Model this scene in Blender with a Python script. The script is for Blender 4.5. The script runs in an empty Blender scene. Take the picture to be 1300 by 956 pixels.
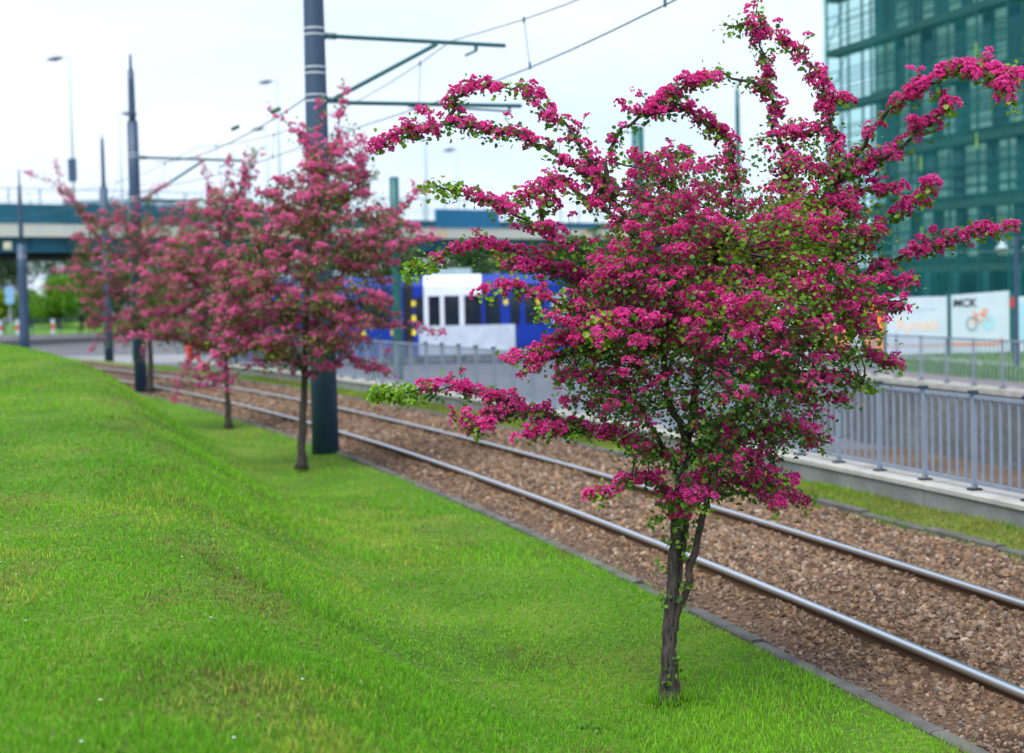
import bpy, math, random
import numpy as np
from mathutils import Vector

rng = np.random.default_rng(7)
random.seed(7)
scene = bpy.context.scene
COL = scene.collection
PI = math.pi

# ------------------------------------------------------------------ materials
def new_mat(name):
    m = bpy.data.materials.new(name); m.use_nodes = True
    nt = m.node_tree; b = nt.nodes['Principled BSDF']
    return m, nt, b

def plain(name, c, rough=.6, metal=0., var=.25, scale=6., bump=0., bscale=60., spec=.5):
    """a base colour mottled by object-space noise, with optional fine bump"""
    m, nt, b = new_mat(name)
    N, L = nt.nodes, nt.links
    tc = N.new('ShaderNodeTexCoord')
    no = N.new('ShaderNodeTexNoise'); no.inputs['Scale'].default_value = scale; no.inputs['Detail'].default_value = 5
    L.new(tc.outputs['Object'], no.inputs['Vector'])
    ra = N.new('ShaderNodeValToRGB')
    lo = [max(0, v*(1-var)) for v in c]; hi = [min(1, v*(1+var)) for v in c]
    ra.color_ramp.elements[0].position = .3; ra.color_ramp.elements[1].position = .7
    ra.color_ramp.elements[0].color = (*lo, 1); ra.color_ramp.elements[1].color = (*hi, 1)
    L.new(no.outputs['Fac'], ra.inputs['Fac']); L.new(ra.outputs['Color'], b.inputs['Base Color'])
    b.inputs['Roughness'].default_value = rough; b.inputs['Metallic'].default_value = metal
    b.inputs['Specular IOR Level'].default_value = spec
    if bump:
        n2 = N.new('ShaderNodeTexNoise'); n2.inputs['Scale'].default_value = bscale; n2.inputs['Detail'].default_value = 4
        L.new(tc.outputs['Object'], n2.inputs['Vector'])
        bp = N.new('ShaderNodeBump'); bp.inputs['Strength'].default_value = bump; bp.inputs['Distance'].default_value = .02
        L.new(n2.outputs['Fac'], bp.inputs['Height']); L.new(bp.outputs['Normal'], b.inputs['Normal'])
    return m

def attr_mat(name, rough=.6, trans=0., spec=.3, tmul=(1, 1, 1)):
    """colour from the mesh's own per-piece tint, with light coming through thin petals and leaves"""
    m, nt, b = new_mat(name)
    N, L = nt.nodes, nt.links
    a = N.new('ShaderNodeAttribute'); a.attribute_name = 'tint'
    L.new(a.outputs['Color'], b.inputs['Base Color'])
    b.inputs['Roughness'].default_value = rough; b.inputs['Specular IOR Level'].default_value = spec
    if trans:
        t = N.new('ShaderNodeBsdfTranslucent'); mx = N.new('ShaderNodeMixShader')
        mu = N.new('ShaderNodeMix'); mu.data_type = 'RGBA'; mu.blend_type = 'MULTIPLY'; mu.inputs[0].default_value = 1
        L.new(a.outputs['Color'], mu.inputs[6]); mu.inputs[7].default_value = (*tmul, 1)
        L.new(mu.outputs[2], t.inputs['Color'])
        mx.inputs[0].default_value = trans
        L.new(b.outputs[0], mx.inputs[1]); L.new(t.outputs[0], mx.inputs[2])
        L.new(mx.outputs[0], nt.nodes['Material Output'].inputs['Surface'])
    return m

M = {}
M['petal'] = attr_mat('petal', .6, .35, .2)
M['leaf'] = attr_mat('leaf', .45, .35, .4, (1.3, 1.3, .6))
M['blade'] = attr_mat('grass_blade', .6, .4, .2, (1.2, 1.2, .6))
M['stone'] = attr_mat('ballast_stone', .85, 0, .3)
M['steel_blue'] = plain('painted_steel_blue_grey', (.028, .062, .125), .5, 0, .12, 3, .05, 80)
M['steel_teal'] = plain('painted_steel_teal', (.004, .10, .105), .45, 0, .15, 5)
M['strap'] = plain('galvanised_strap', (.5, .55, .6), .4, .5, .1, 10)
M['wire'] = plain('wire', (.05, .14, .15), .5, .3, .1, 10)
M['rail_grey'] = plain('railing_paint_grey_blue', (.20, .25, .34), .4, 0, .1, 5)
M['rail_dark'] = plain('railing_cap_dark', (.02, .035, .06), .5)
M['concrete'] = plain('concrete', (.17, .19, .195), .85, 0, .22, 2.2, .35, 45)
M['concrete_pale'] = plain('concrete_pale', (.33, .335, .325), .85, 0, .18, 3, .3, 50)
M['edging'] = plain('edging_stone', (.085, .085, .08), .9, 0, .35, 5, .4, 60)
M['asphalt'] = plain('asphalt', (.10, .11, .13), .85, 0, .18, .35, .2, 40)
M['paving'] = plain('brown_paving', (.19, .13, .115), .85, 0, .3, 3, .3, 30)
M['path'] = plain('path_grey', (.21, .225, .25), .85, 0, .15, 2)
M['white'] = plain('white_sheet', (.50, .60, .71), .45, 0, .05, 2)
M['orange'] = plain('orange_print', (.85, .22, .02), .5, 0, .06, 3)
M['pale_orange'] = plain('faded_orange_print', (.78, .58, .42), .5, 0, .06, 3)
M['grey_print'] = plain('grey_print', (.12, .2, .27), .5, 0, .1, 3)
M['sky_print'] = plain('pale_blue_print', (.33, .58, .72), .5, 0, .06, 3)
M['black'] = plain('black_paint', (.01, .012, .018), .5)
M['red'] = plain('red_paint', (.62, .035, .025), .5, 0, .1, 5)
M['tram_blue'] = plain('tram_blue', (.004, .03, .30), .45, 0, .08, 2, spec=.25)
M['tram_white'] = plain('tram_white', (.64, .70, .80), .3, 0, .05, 2)
M['tram_wrap'] = plain('tram_printed_skirt', (.44, .51, .64), .35, 0, .13, 3)
M['yellow'] = plain('yellow_reflector', (.85, .65, .03), .4)
M['glass_dark'] = plain('dark_glass', (.008, .012, .03), .06, 0, .3, 1, spec=.9)
M['glass_pale'] = plain('windscreen_glass_reflection', (.22, .34, .42), .05, 0, .3, 2, spec=.9)  # pale base colour stands in for light reflected in the cab glass
M['rubber'] = plain('black_rubber', (.012, .012, .014), .8)
M['bridge_teal'] = plain('bridge_teal_paint', (.006, .11, .17), .55, 0, .2, .5)
M['bridge_blue'] = plain('bridge_panel_blue', (.01, .16, .33), .5, 0, .08, .4)
M['bridge_shade'] = plain('bridge_underside_shade', (.012, .016, .022), .9)  # near black for the shadow under the bridge, not a paint colour
M['facade'] = plain('facade_board', (.12, .27, .32), .8, 0, .12, .8)
M['facade_white'] = plain('facade_white_panel', (.72, .74, .68), .7, 0, .08, 1)
M['facade_glass'] = plain('facade_dark_window', (.012, .045, .10), .2, 0, .35, .6, spec=.8)
M['plank'] = plain('scaffold_plank', (.05, .07, .065), .85, 0, .3, 3)
M['tube'] = plain('scaffold_tube', (.04, .10, .11), .5, .4, .2, 3)
M['cloth'] = plain('dark_clothes', (.006, .007, .012), .9)
M['skin'] = plain('skin', (.42, .24, .17), .6)
M['sign_blue'] = plain('sign_blue', (.20, .42, .68), .5)
M['plate'] = plain('cream_plate', (.75, .73, .5), .6)
M['lamp_grey'] = plain('lamp_post_grey', (.30, .42, .46), .5, .2, .1, 3)
M['far_wall'] = plain('far_wall', (.22, .30, .38), .7, 0, .1, .3)

def mat_bark(name, c):
    m, nt, b = new_mat(name); N, L = nt.nodes, nt.links
    tc = N.new('ShaderNodeTexCoord'); mp = N.new('ShaderNodeMapping'); mp.inputs['Scale'].default_value = (1, 1, .16)
    L.new(tc.outputs['Object'], mp.inputs['Vector'])
    n1 = N.new('ShaderNodeTexNoise'); n1.inputs['Scale'].default_value = 75; n1.inputs['Detail'].default_value = 6
    L.new(mp.outputs[0], n1.inputs['Vector'])
    ra = N.new('ShaderNodeValToRGB'); e = ra.color_ramp.elements
    e[0].position = .36; e[0].color = (*[v*.3 for v in c], 1); e[1].position = .66; e[1].color = (*[min(1, v*1.9) for v in c], 1)
    L.new(n1.outputs['Fac'], ra.inputs['Fac']); L.new(ra.outputs[0], b.inputs['Base Color'])
    bp = N.new('ShaderNodeBump'); bp.inputs['Strength'].default_value = .9; bp.inputs['Distance'].default_value = .012
    L.new(n1.outputs['Fac'], bp.inputs['Height']); L.new(bp.outputs[0], b.inputs['Normal'])
    b.inputs['Roughness'].default_value = .9
    return m
M['bark'] = mat_bark('bark', (.042, .034, .032))
M['twig'] = plain('twig_bark', (.05, .035, .03), .85, 0, .3, 20)

def mat_rail():
    m, nt, b = new_mat('rail_steel'); N, L = nt.nodes, nt.links
    # worn bright running surface on faces that look upwards, rust on the sides
    g = N.new('ShaderNodeAttribute'); g.attribute_name = 'tint'
    tc = N.new('ShaderNodeTexCoord'); no = N.new('ShaderNodeTexNoise'); no.inputs['Scale'].default_value = 14; no.inputs['Detail'].default_value = 5
    L.new(tc.outputs['Object'], no.inputs['Vector'])
    mx = N.new('ShaderNodeMix'); mx.data_type = 'RGBA'; mx.blend_type = 'MULTIPLY'; mx.inputs[0].default_value = .5
    L.new(g.outputs['Color'], mx.inputs[6]); L.new(no.outputs['Color'], mx.inputs[7])
    L.new(g.outputs['Color'], b.inputs['Base Color'])
    L.new(g.outputs['Alpha'], b.inputs['Metallic'])
    r = N.new('ShaderNodeMapRange'); r.inputs[1].default_value = 0; r.inputs[2].default_value = 1; r.inputs[3].default_value = .85; r.inputs[4].default_value = .30
    L.new(g.outputs['Alpha'], r.inputs[0]); L.new(r.outputs[0], b.inputs['Roughness'])
    return m
M['rail'] = mat_rail()

def mat_ground(name, stops, scale, scale2, bump=.4, bscale=40, rough=.9):
    """two noises through a ramp: patches and fine grain"""
    m, nt, b = new_mat(name); N, L = nt.nodes, nt.links
    tc = N.new('ShaderNodeTexCoord')
    n1 = N.new('ShaderNodeTexNoise'); n1.inputs['Scale'].default_value = scale; n1.inputs['Detail'].default_value = 4
    n2 = N.new('ShaderNodeTexNoise'); n2.inputs['Scale'].default_value = scale2; n2.inputs['Detail'].default_value = 6
    for n in (n1, n2): L.new(tc.outputs['Object'], n.inputs['Vector'])
    ad = N.new('ShaderNodeMath'); ad.operation = 'MULTIPLY_ADD'; ad.inputs[1].default_value = .5
    hf = N.new('ShaderNodeMath'); hf.operation = 'MULTIPLY'; hf.inputs[1].default_value = .5
    L.new(n2.outputs['Fac'], hf.inputs[0]); L.new(n1.outputs['Fac'], ad.inputs[0]); L.new(hf.outputs[0], ad.inputs[2])
    ra = N.new('ShaderNodeValToRGB'); cr = ra.color_ramp
    while len(cr.elements) < len(stops): cr.elements.new(.5)
    for e, (p, c) in zip(cr.elements, stops): e.position = p; e.color = (*c, 1)
    L.new(ad.outputs[0], ra.inputs['Fac']); L.new(ra.outputs[0], b.inputs['Base Color'])
    bp = N.new('ShaderNodeBump'); bp.inputs['Strength'].default_value = bump; bp.inputs['Distance'].default_value = .03
    n3 = N.new('ShaderNodeTexNoise'); n3.inputs['Scale'].default_value = bscale; n3.inputs['Detail'].default_value = 4
    L.new(tc.outputs['Object'], n3.inputs['Vector']); L.new(n3.outputs['Fac'], bp.inputs['Height']); L.new(bp.outputs[0], b.inputs['Normal'])
    b.inputs['Roughness'].default_value = rough; b.inputs['Specular IOR Level'].default_value = .2
    return m
M['lawn'] = mat_ground('lawn_turf', [(.32, (.035, .075, .008)), (.5, (.07, .16, .012)), (.64, (.15, .20, .03))], .9, 26, .6, 60)
M['verge'] = mat_ground('verge_turf', [(.36, (.07, .09, .025)), (.52, (.13, .18, .03)), (.66, (.24, .20, .09))], 1.6, 22, .6, 60)
M['ballast'] = mat_ground('ballast_bed', [(.35, (.035, .022, .016)), (.5, (.10, .062, .042)), (.65, (.17, .11, .08))], 1.5, 30, 1, 34)
M['far_grass'] = mat_ground('park_grass', [(.4, (.055, .15, .01)), (.6, (.11, .24, .02))], .6, 8, .4, 20)
M['wall_ramp'] = mat_ground('stained_concrete', [(.38, (.10, .11, .12)), (.52, (.14, .15, .165)), (.64, (.19, .20, .215))], .5, 8, .2, 20)
M['trench'] = mat_ground('trench_ballast', [(.35, (.075, .05, .036)), (.5, (.115, .08, .06)), (.65, (.16, .12, .092))], .8, 14, .6, 20)

def mat_rust():
    m, nt, b = new_mat('cream_paint_with_rust'); N, L = nt.nodes, nt.links
    tc = N.new('ShaderNodeTexCoord'); mp = N.new('ShaderNodeMapping'); mp.inputs['Scale'].default_value = (.55, .55, .06)
    L.new(tc.outputs['Object'], mp.inputs[0])
    n = N.new('ShaderNodeTexNoise'); n.inputs['Scale'].default_value = 1.6; n.inputs['Detail'].default_value = 5; L.new(mp.outputs[0], n.inputs['Vector'])
    ra = N.new('ShaderNodeValToRGB'); cr = ra.color_ramp
    for _ in range(2): cr.elements.new(.5)
    for e, (p, c) in zip(cr.elements, [(.40, (.56, .60, .55)), (.58, (.62, .62, .52)), (.66, (.75, .42, .16)), (.74, (.55, .16, .04))]): e.position = p; e.color = (*c, 1)
    L.new(n.outputs['Fac'], ra.inputs[0]); L.new(ra.outputs[0], b.inputs['Base Color']); b.inputs['Roughness'].default_value = .7
    return m
M['cream_rust'] = mat_rust()

def mat_net():
    m, nt, b = new_mat('scaffold_netting'); N, L = nt.nodes, nt.links
    tr = N.new('ShaderNodeBsdfTransparent'); tr.inputs['Color'].default_value = (.70, .97, .95, 1)
    tc = N.new('ShaderNodeTexCoord'); n = N.new('ShaderNodeTexNoise'); n.inputs['Scale'].default_value = .35; n.inputs['Detail'].default_value = 5
    L.new(tc.outputs['Object'], n.inputs['Vector'])
    r = N.new('ShaderNodeMapRange'); r.inputs[1].default_value = .3; r.inputs[2].default_value = .7; r.inputs[3].default_value = .13; r.inputs[4].default_value = .30
    L.new(n.outputs['Fac'], r.inputs[0])
    b.inputs['Base Color'].default_value = (.0, .22, .21, 1); b.inputs['Roughness'].default_value = .8
    mx = N.new('ShaderNodeMixShader'); L.new(r.outputs[0], mx.inputs[0]); L.new(tr.outputs[0], mx.inputs[1]); L.new(b.outputs[0], mx.inputs[2])
    L.new(mx.outputs[0], N['Material Output'].inputs['Surface'])
    return m
M['net'] = mat_net()

# ------------------------------------------------------------------ mesh building
class MB:
    """collects vertices, faces and an optional tint, then links them as ONE mesh object"""
    def __init__(s): s.v = []; s.f = []; s.n = 0; s.t = []
    def add(s, v, faces, tint=None):
        v = np.asarray(v, float).reshape(-1, 3)
        for F in (faces if isinstance(faces, list) and len(faces) and isinstance(faces[0], np.ndarray) else [np.asarray(faces)]):
            s.f.append(F.astype(np.int64) + s.n)
        s.v.append(v); s.n += len(v)
        if tint is not None:
            t = np.asarray(tint, float)
            if t.ndim == 1: t = np.repeat(t[None], len(v), 0)
            if t.shape[1] == 3: t = np.concatenate([t, np.ones((len(t), 1))], 1)
            s.t.append(t)
        return s
    def box(s, x0, x1, y0, y1, z0, z1, T=None):
        v = np.array([(x, y, z) for z in (z0, z1) for y in (y0, y1) for x in (x0, x1)], float)
        if T is not None: v = T(v)
        return s.add(v, np.array([(0, 2, 3, 1), (4, 5, 7, 6), (0, 1, 5, 4), (2, 6, 7, 3), (0, 4, 6, 2), (1, 3, 7, 5)]))
    def tube(s, pts, rad, n=8, cap=True, tint=None, jit=0.):
        p = np.asarray(pts, float); k = len(p)
        r = np.broadcast_to(np.asarray(rad, float), (k,))
        t = np.gradient(p, axis=0); t /= np.linalg.norm(t, axis=1)[:, None] + 1e-12
        ref = np.array([0, 0, 1.]) if abs(t[0, 2]) < .9 else np.array([0, 1., 0])
        a = np.cross(ref, t[0]); a /= np.linalg.norm(a); V = []
        ang = np.arange(n)/n*2*PI
        for i in range(k):
            a = a - t[i]*(a@t[i]); a /= np.linalg.norm(a) + 1e-12
            b = np.cross(t[i], a)
            rr = r[i]*(1 + (jit*rng.standard_normal(n) if jit else 0))
            V.append(p[i] + (np.cos(ang)*rr)[:, None]*a + (np.sin(ang)*rr)[:, None]*b)
        V = np.concatenate(V); i = np.arange(k-1)[:, None]*n; j = np.arange(n)[None]; j2 = (j+1) % n
        F = np.stack([i+j, i+j2, i+n+j2, i+n+j], -1).reshape(-1, 4)
        fs = [F]
        if cap: fs += [np.arange(n)[None, ::-1], (np.arange(n) + (k-1)*n)[None]]
        return s.add(V, fs, tint)
    def grid(s, P, tint=None):
        P = np.asarray(P, float); a, b = P.shape[:2]
        i = np.arange(a-1)[:, None]*b; j = np.arange(b-1)[None]
        F = np.stack([i+j, i+j+1, i+b+j+1, i+b+j], -1).reshape(-1, 4)
        return s.add(P.reshape(-1, 3), F, tint)
    def sweep(s, prof, fn, ts, closed=True, tint=None, cap=True):
        """profile (u,z) swept along fn(t,u,z)"""
        prof = np.asarray(prof, float); n = len(prof)
        V = np.concatenate([fn(t, prof[:, 0], prof[:, 1]) for t in ts]); k = len(ts)
        i = np.arange(k-1)[:, None]*n; j = np.arange(n if closed else n-1)[None]; j2 = (j+1) % n
        fs = [np.stack([i+j, i+j2, i+n+j2, i+n+j], -1).reshape(-1, 4)]
        if cap and closed: fs += [np.arange(n)[None, ::-1], (np.arange(n) + (k-1)*n)[None]]
        if tint is not None: tint = np.tile(np.asarray(tint, float), (k, 1))
        return s.add(V, fs, tint)
    def build(s, name, mat, parent=None, loc=None, smooth=False, org=None):
        me = bpy.data.meshes.new(name)
        V = np.concatenate(s.v); me.vertices.add(len(V))
        if loc is not None: V = V - np.asarray(loc, float)
        if org is not None: V = V - np.asarray(org, float)     # world coordinates into the frame of the thing it belongs to
        me.vertices.foreach_set('co', V.ravel().astype(np.float32))
        ls = np.concatenate([np.full(len(F), F.shape[1]) for F in s.f]); idx = np.concatenate([F.ravel() for F in s.f])
        me.loops.add(len(idx)); me.loops.foreach_set('vertex_index', idx.astype(np.int32))
        me.polygons.add(len(ls)); st = np.concatenate([[0], np.cumsum(ls)[:-1]])
        me.polygons.foreach_set('loop_start', st.astype(np.int32))
        me.polygons.foreach_set('use_smooth', np.full(len(ls), bool(smooth)))
        me.update(calc_edges=True)
        if s.t:
            at = me.attributes.new('tint', 'FLOAT_COLOR', 'POINT')
            at.data.foreach_set('color', np.concatenate(s.t).ravel().astype(np.float32))
        me.materials.append(mat if not isinstance(mat, str) else M[mat])
        o = bpy.data.objects.new(name, me); COL.objects.link(o)
        if loc is not None: o.location = loc
        if parent is not None:
            o.parent = parent
            if loc is None: o.location = (0, 0, 0)
        return o

def thing(name, label, cat, loc=(0, 0, 0), rz=0., group=None):
    o = bpy.data.objects.new(name, None); COL.objects.link(o); o.empty_display_size = .2
    o.location = [float(v) for v in loc]; o.rotation_euler = (0, 0, rz)
    return tag(o, label, cat, group)
def tag(o, label, cat, group=None):
    o['label'] = label; o['category'] = cat
    if group: o['group'] = group
    return o
def kind(o, k): o['kind'] = k; return o
def copy_thing(root, label=None, loc=None):
    c = root.copy(); COL.objects.link(c)
    if label: c['label'] = label
    if loc is not None: c.location = loc
    for ch in list(root.children):
        d = ch.copy(); COL.objects.link(d); d.parent = c
        for g in list(ch.children):
            e = g.copy(); COL.objects.link(e); e.parent = d
    return c
def rotT(origin, d):
    """local (along d, across, z) -> world"""
    o = np.array([*origin[:2], origin[2] if len(origin) > 2 else 0.]); d = np.array(d, float)/np.linalg.norm(d); n = np.array([-d[1], d[0]])
    return lambda v: np.stack([o[0]+v[:, 0]*d[0]+v[:, 1]*n[0], o[1]+v[:, 0]*d[1]+v[:, 1]*n[1], o[2]+v[:, 2]], 1)
def vnoise(x, y, seed=0):
    """cheap smooth value noise, for bumps in the ground and patches in the turf"""
    r = np.random.default_rng(seed).random((64, 64)); xi = np.floor(x).astype(int); yi = np.floor(y).astype(int)
    fx = x-xi; fy = y-yi; fx = fx*fx*(3-2*fx); fy = fy*fy*(3-2*fy); g = lambda a, b: r[a % 64, b % 64]
    return (g(xi, yi)*(1-fx)+g(xi+1, yi)*fx)*(1-fy) + (g(xi, yi+1)*(1-fx)+g(xi+1, yi+1)*fx)*fy

# ------------------------------------------------------------------ the curving tram line
def track(y, u, z=0.):
    """point at u metres right of the track's centre line; y runs along the line away from the photographer"""
    y = np.asarray(y, float); u = np.asarray(u, float)
    m = .247+.0065*y+.00006*y*y; x = 5.88-(.247*y+.00325*y*y+.00002*y**3); q = np.sqrt(1+m*m)
    X, Y, Z = np.broadcast_arrays(x+u/q, y+u*m/q, np.asarray(z, float))
    return np.stack([X, Y, Z], -1)
def track_uv(X, Y):
    """inverse of track()"""
    y = np.array(Y, float)
    for _ in range(8):
        m = .247+.0065*y+.00006*y*y; x = 5.88-(.247*y+.00325*y*y+.00002*y**3)
        y = y + ((X-x)*(-m)+(Y-y))/(1+m*m)
    m = .247+.0065*y+.00006*y*y; x = 5.88-(.247*y+.00325*y*y+.00002*y**3); q = np.sqrt(1+m*m)
    return y, ((X-x)+(Y-y)*m)/q
def sstep(a, b, x): t = np.clip((x-a)/(b-a), 0, 1); return t*t*(3-2*t)
U_EDGE_L, U_EDGE_R, U_WALL = -1.50, 2.0, 2.72
def lawn_z(y, u):
    w = U_EDGE_L - u
    A = .90 + .44*sstep(11, 29, y)
    toe = 1.95 - .75*sstep(11, 29, y)
    z = -.07 + A*(.5*sstep(toe-.35, toe+1.75, w)+.5*sstep(toe, toe+2.3, w)) + .10*sstep(3., 9., w)
    X = track(y, u)
    z = z + sstep(.15, 1.2, w)*(.10*(vnoise(X[..., 0]*.45+9, X[..., 1]*.45, 3)-.5) + .045*(vnoise(X[..., 0]*1.7, X[..., 1]*1.7+5, 4)-.5))
    return z
MAIN_BRANCHES=[
 ('T',[(0,0,0),(1,1,40),(3,1,68),(5,2,91),(7,2,114),(11,3,139),(16,3,165),(21,4,197),(24,4,229),(27,4,261),(30,5,289)]),
 ('S',[(2,0,34),(5,-1,49),(10,-1,62),(13,-2,77),(17,-2,92),(21,-3,110),(26,-4,128),(33,-4,147),(46,-5,169),(60,-6,197),(72,-6,233),(83,-7,279),(91,-7,292),(98,-8,301)]),
 ('S',[(3,2,56),(6,3,68),(9,4,85),(12,5,103),(10,6,120),(6,8,139),(-6,9,160),(-18,10,182),(-32,11,207),(-46,12,231)]),
 ('S',[(11,2,139),(27,9,155),(52,16,177),(77,23,209),(102,30,227)]),
 ('S',[(14,0,151),(2,-6,180),(-2,-12,212),(-11,-18,248),(-20,-24,275),(-29,-30,294)]),
 ('S',[(21,3,197),(42,9,229),(58,16,261),(71,22,275),(79,29,299),(80,35,319)]),
 ('S',[(23,3,215),(6,12,253),(7,21,276),(13,30,305)]),
 ('F',[(11,-20,207),(-8,-38,223),(-27,-57,222),(-46,-75,216)]),
 ('F',[(19,-20,208),(22,-38,222),(37,-57,225),(53,-75,221)]),
 ('F',[(9,-30,226),(-5,-43,233),(-24,-57,229),(-40,-70,228)]),
 ('F',[(24,-20,212),(24,-40,206),(24,-60,197)]),
 ('F',[(27,-20,252),(30,-33,267),(36,-47,269),(40,-60,263)]),
 ('F',[(-10,0,216),(-24,-10,228),(-39,-20,233),(-60,-30,239)]),
 ('F',[(-13,0,200),(-43,-10,208),(-66,-20,205),(-81,-30,201)]),
 ('F',[(-20,0,188),(-47,10,193),(-65,20,190)]),
 ('F',[(-7,0,235),(-32,10,243),(-48,20,246)]),
 ('F',[(-20,0,180),(-45,5,177),(-59,10,180)]),
 ('F',[(-29,-30,294),(-38,-27,308),(-44,-24,322),(-52,-21,334),(-63,-19,343),(-71,-16,352),(-79,-13,360),(-91,-10,362)]),
 ('F',[(-31,-30,297),(-48,-27,312),(-63,-23,322),(-78,-20,332),(-94,-17,335),(-109,-13,338),(-125,-10,340),(-140,-7,337),(-157,-3,334),(-166,0,328)]),
 ('F',[(-124,0,341),(-120,0,351),(-112,0,359),(-102,0,364),(-97,0,362)]),
 ('G',[(-20,-20,253),(-49,-21,267),(-58,-22,272),(-73,-24,279),(-84,-25,284),(-91,-26,292),(-106,-28,297),(-120,-29,300),(-136,-30,302)]),
 ('F',[(-25,-30,282),(-44,-28,295),(-51,-26,300),(-60,-24,305),(-73,-22,299),(-86,-20,299)]),
 ('F',[(-64,-20,277),(-70,-23,287),(-68,-27,296),(-62,-30,304)]),
 ('G',[(-35,0,248),(-55,-3,255),(-76,-6,261),(-93,-9,270),(-106,-11,270),(-123,-14,268),(-133,-17,262),(-147,-20,255)]),
 ('F',[(-37,0,244),(-65,-7,256),(-83,-13,259),(-101,-20,264)]),
 ('F',[(-6,-10,223),(-34,-14,228),(-56,-18,233),(-71,-22,240),(-83,-27,244),(-93,-31,246),(-103,-35,242)]),
 ('F',[(-2,-10,212),(-25,-18,224),(-48,-25,225),(-66,-33,227),(-75,-40,234)]),
 ('F',[(-4,-10,207),(-39,-15,213),(-64,-20,217),(-79,-25,208),(-92,-30,203)]),
 ('G2',[(4,10,143),(-29,7,158),(-57,5,167),(-78,3,173),(-90,0,178),(-99,-3,183),(-114,-5,188),(-130,-7,189),(-146,-10,189),(-158,-12,187),(-169,-15,187)]),
 ('F',[(-75,0,173),(-94,-5,176),(-105,-10,173),(-112,-15,169),(-119,-20,171)]),
 ('F',[(-94,0,176),(-102,-10,170),(-109,-20,165)]),
 ('F',[(-43,5,163),(-66,-3,162),(-85,-10,160)]),
 ('F',[(7,0,114),(-1,-7,127),(-15,-14,135),(-27,-21,133),(-37,-28,129),(-48,-35,127)]),
 ('F',[(8,0,114),(13,-5,124),(20,-10,132),(28,-15,124),(45,-20,128),(58,-25,123),(61,-30,122)]),
 ('F',[(10,0,120),(24,-7,128),(41,-15,132),(56,-22,132),(70,-30,132)]),
 ('F',[(6,0,110),(8,-15,118),(12,-30,124),(17,-45,125)]),
 ('G',[(55,10,119),(71,0,120),(85,-10,118)]),
 ('F',[(26,0,151),(53,-5,158),(71,-10,163),(82,-15,155),(94,-20,155)]),
 ('F',[(21,0,146),(38,-10,152),(48,-20,144),(48,-30,136)]),
 ('F',[(15,-10,152),(30,-20,167),(37,-30,161),(31,-40,153)]),
 ('F',[(56,10,187),(87,3,180),(95,-3,177),(107,-10,175)]),
 ('G',[(56,10,198),(86,0,192),(104,-10,190),(118,-20,185)]),
 ('F',[(75,10,212),(110,3,201),(122,-3,200),(138,-10,198)]),
 ('F',[(89,10,223),(106,3,230),(117,-5,234),(132,-12,230),(140,-20,234)]),
 ('G',[(93,10,230),(112,0,225),(124,-10,214)]),
 ('F',[(89,10,237),(111,3,240),(129,-3,243),(145,-10,244)]),
 ('F',[(98,10,234),(120,6,248),(138,1,257),(149,-3,262),(158,-8,265),(166,-12,269),(173,-17,271),(178,-21,274),(185,-26,272),(192,-30,275)]),
 ('F',[(84,10,246),(111,3,264),(132,-5,281),(136,-12,286),(143,-20,290),(145,-28,295),(149,-35,297)]),
 ('F',[(87,0,285),(107,-7,295),(121,-13,297),(136,-20,296)]),
 ('F',[(90,0,278),(103,-10,286),(116,-20,287)]),
 ('F',[(100,-8,302),(116,-17,311),(133,-25,319),(136,-34,327),(144,-43,331),(150,-51,337),(153,-60,343)]),
 ('A',[(98,-8,301),(109,-17,317),(117,-26,331),(127,-35,343),(137,-44,350),(146,-54,353),(154,-63,357),(161,-72,354),(172,-81,352),(178,-90,346)]),
 ('F',[(162,-80,353),(166,-83,348),(170,-87,339),(174,-90,330)]),
 ('F',[(80,30,299),(79,29,319),(76,28,328),(72,27,340),(73,26,347),(69,25,356),(67,25,364),(66,24,373),(65,23,383),(64,22,393),(60,21,400),(61,20,412)]),
 ('L',[(60,20,399),(50,15,398),(42,10,397)]),
 ('L',[(65,20,360),(56,17,364),(45,13,366),(34,10,370)]),
 ('F',[(99,-5,301),(102,-4,316),(101,-3,331),(98,-2,343),(95,-1,352),(95,0,360),(91,1,370),(85,2,375),(82,3,380),(72,4,385),(69,5,392)]),
 ('F',[(98,5,348),(102,-3,351),(110,-10,349)]),
 ('F',[(103,5,326),(97,8,335),(88,11,333),(79,14,334),(70,17,331),(59,20,330)]),
 ('A',[(-29,-30,294),(-33,-31,312),(-27,-31,327),(-21,-32,337),(-8,-33,343),(2,-34,351),(16,-34,357),(25,-35,360)]),
 ('F',[(-13,-30,341),(1,-26,344),(14,-22,342),(26,-18,337),(33,-14,333),(40,-10,325)]),
 ('F',[(46,30,329),(49,30,311),(46,30,290)]),
 ('F',[(10,20,300),(-7,15,316),(-14,10,322)]),
 ('F',[(11,20,304),(7,15,322),(19,10,318)]),
 ('F',[(100,0,302),(86,0,312),(74,0,317)]),
]
MAIN_CROWN=[(-39,240),(-41,267),(-29,288),(-15,317),(10,321),(42,313),(58,331),(97,330),(108,303),(115,285),(119,255),(110,227),(102,205),(93,177),(76,152),(53,136),(25,132),(-7,138),(-27,152),(-41,180),(-56,208),(-49,226)]
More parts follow.
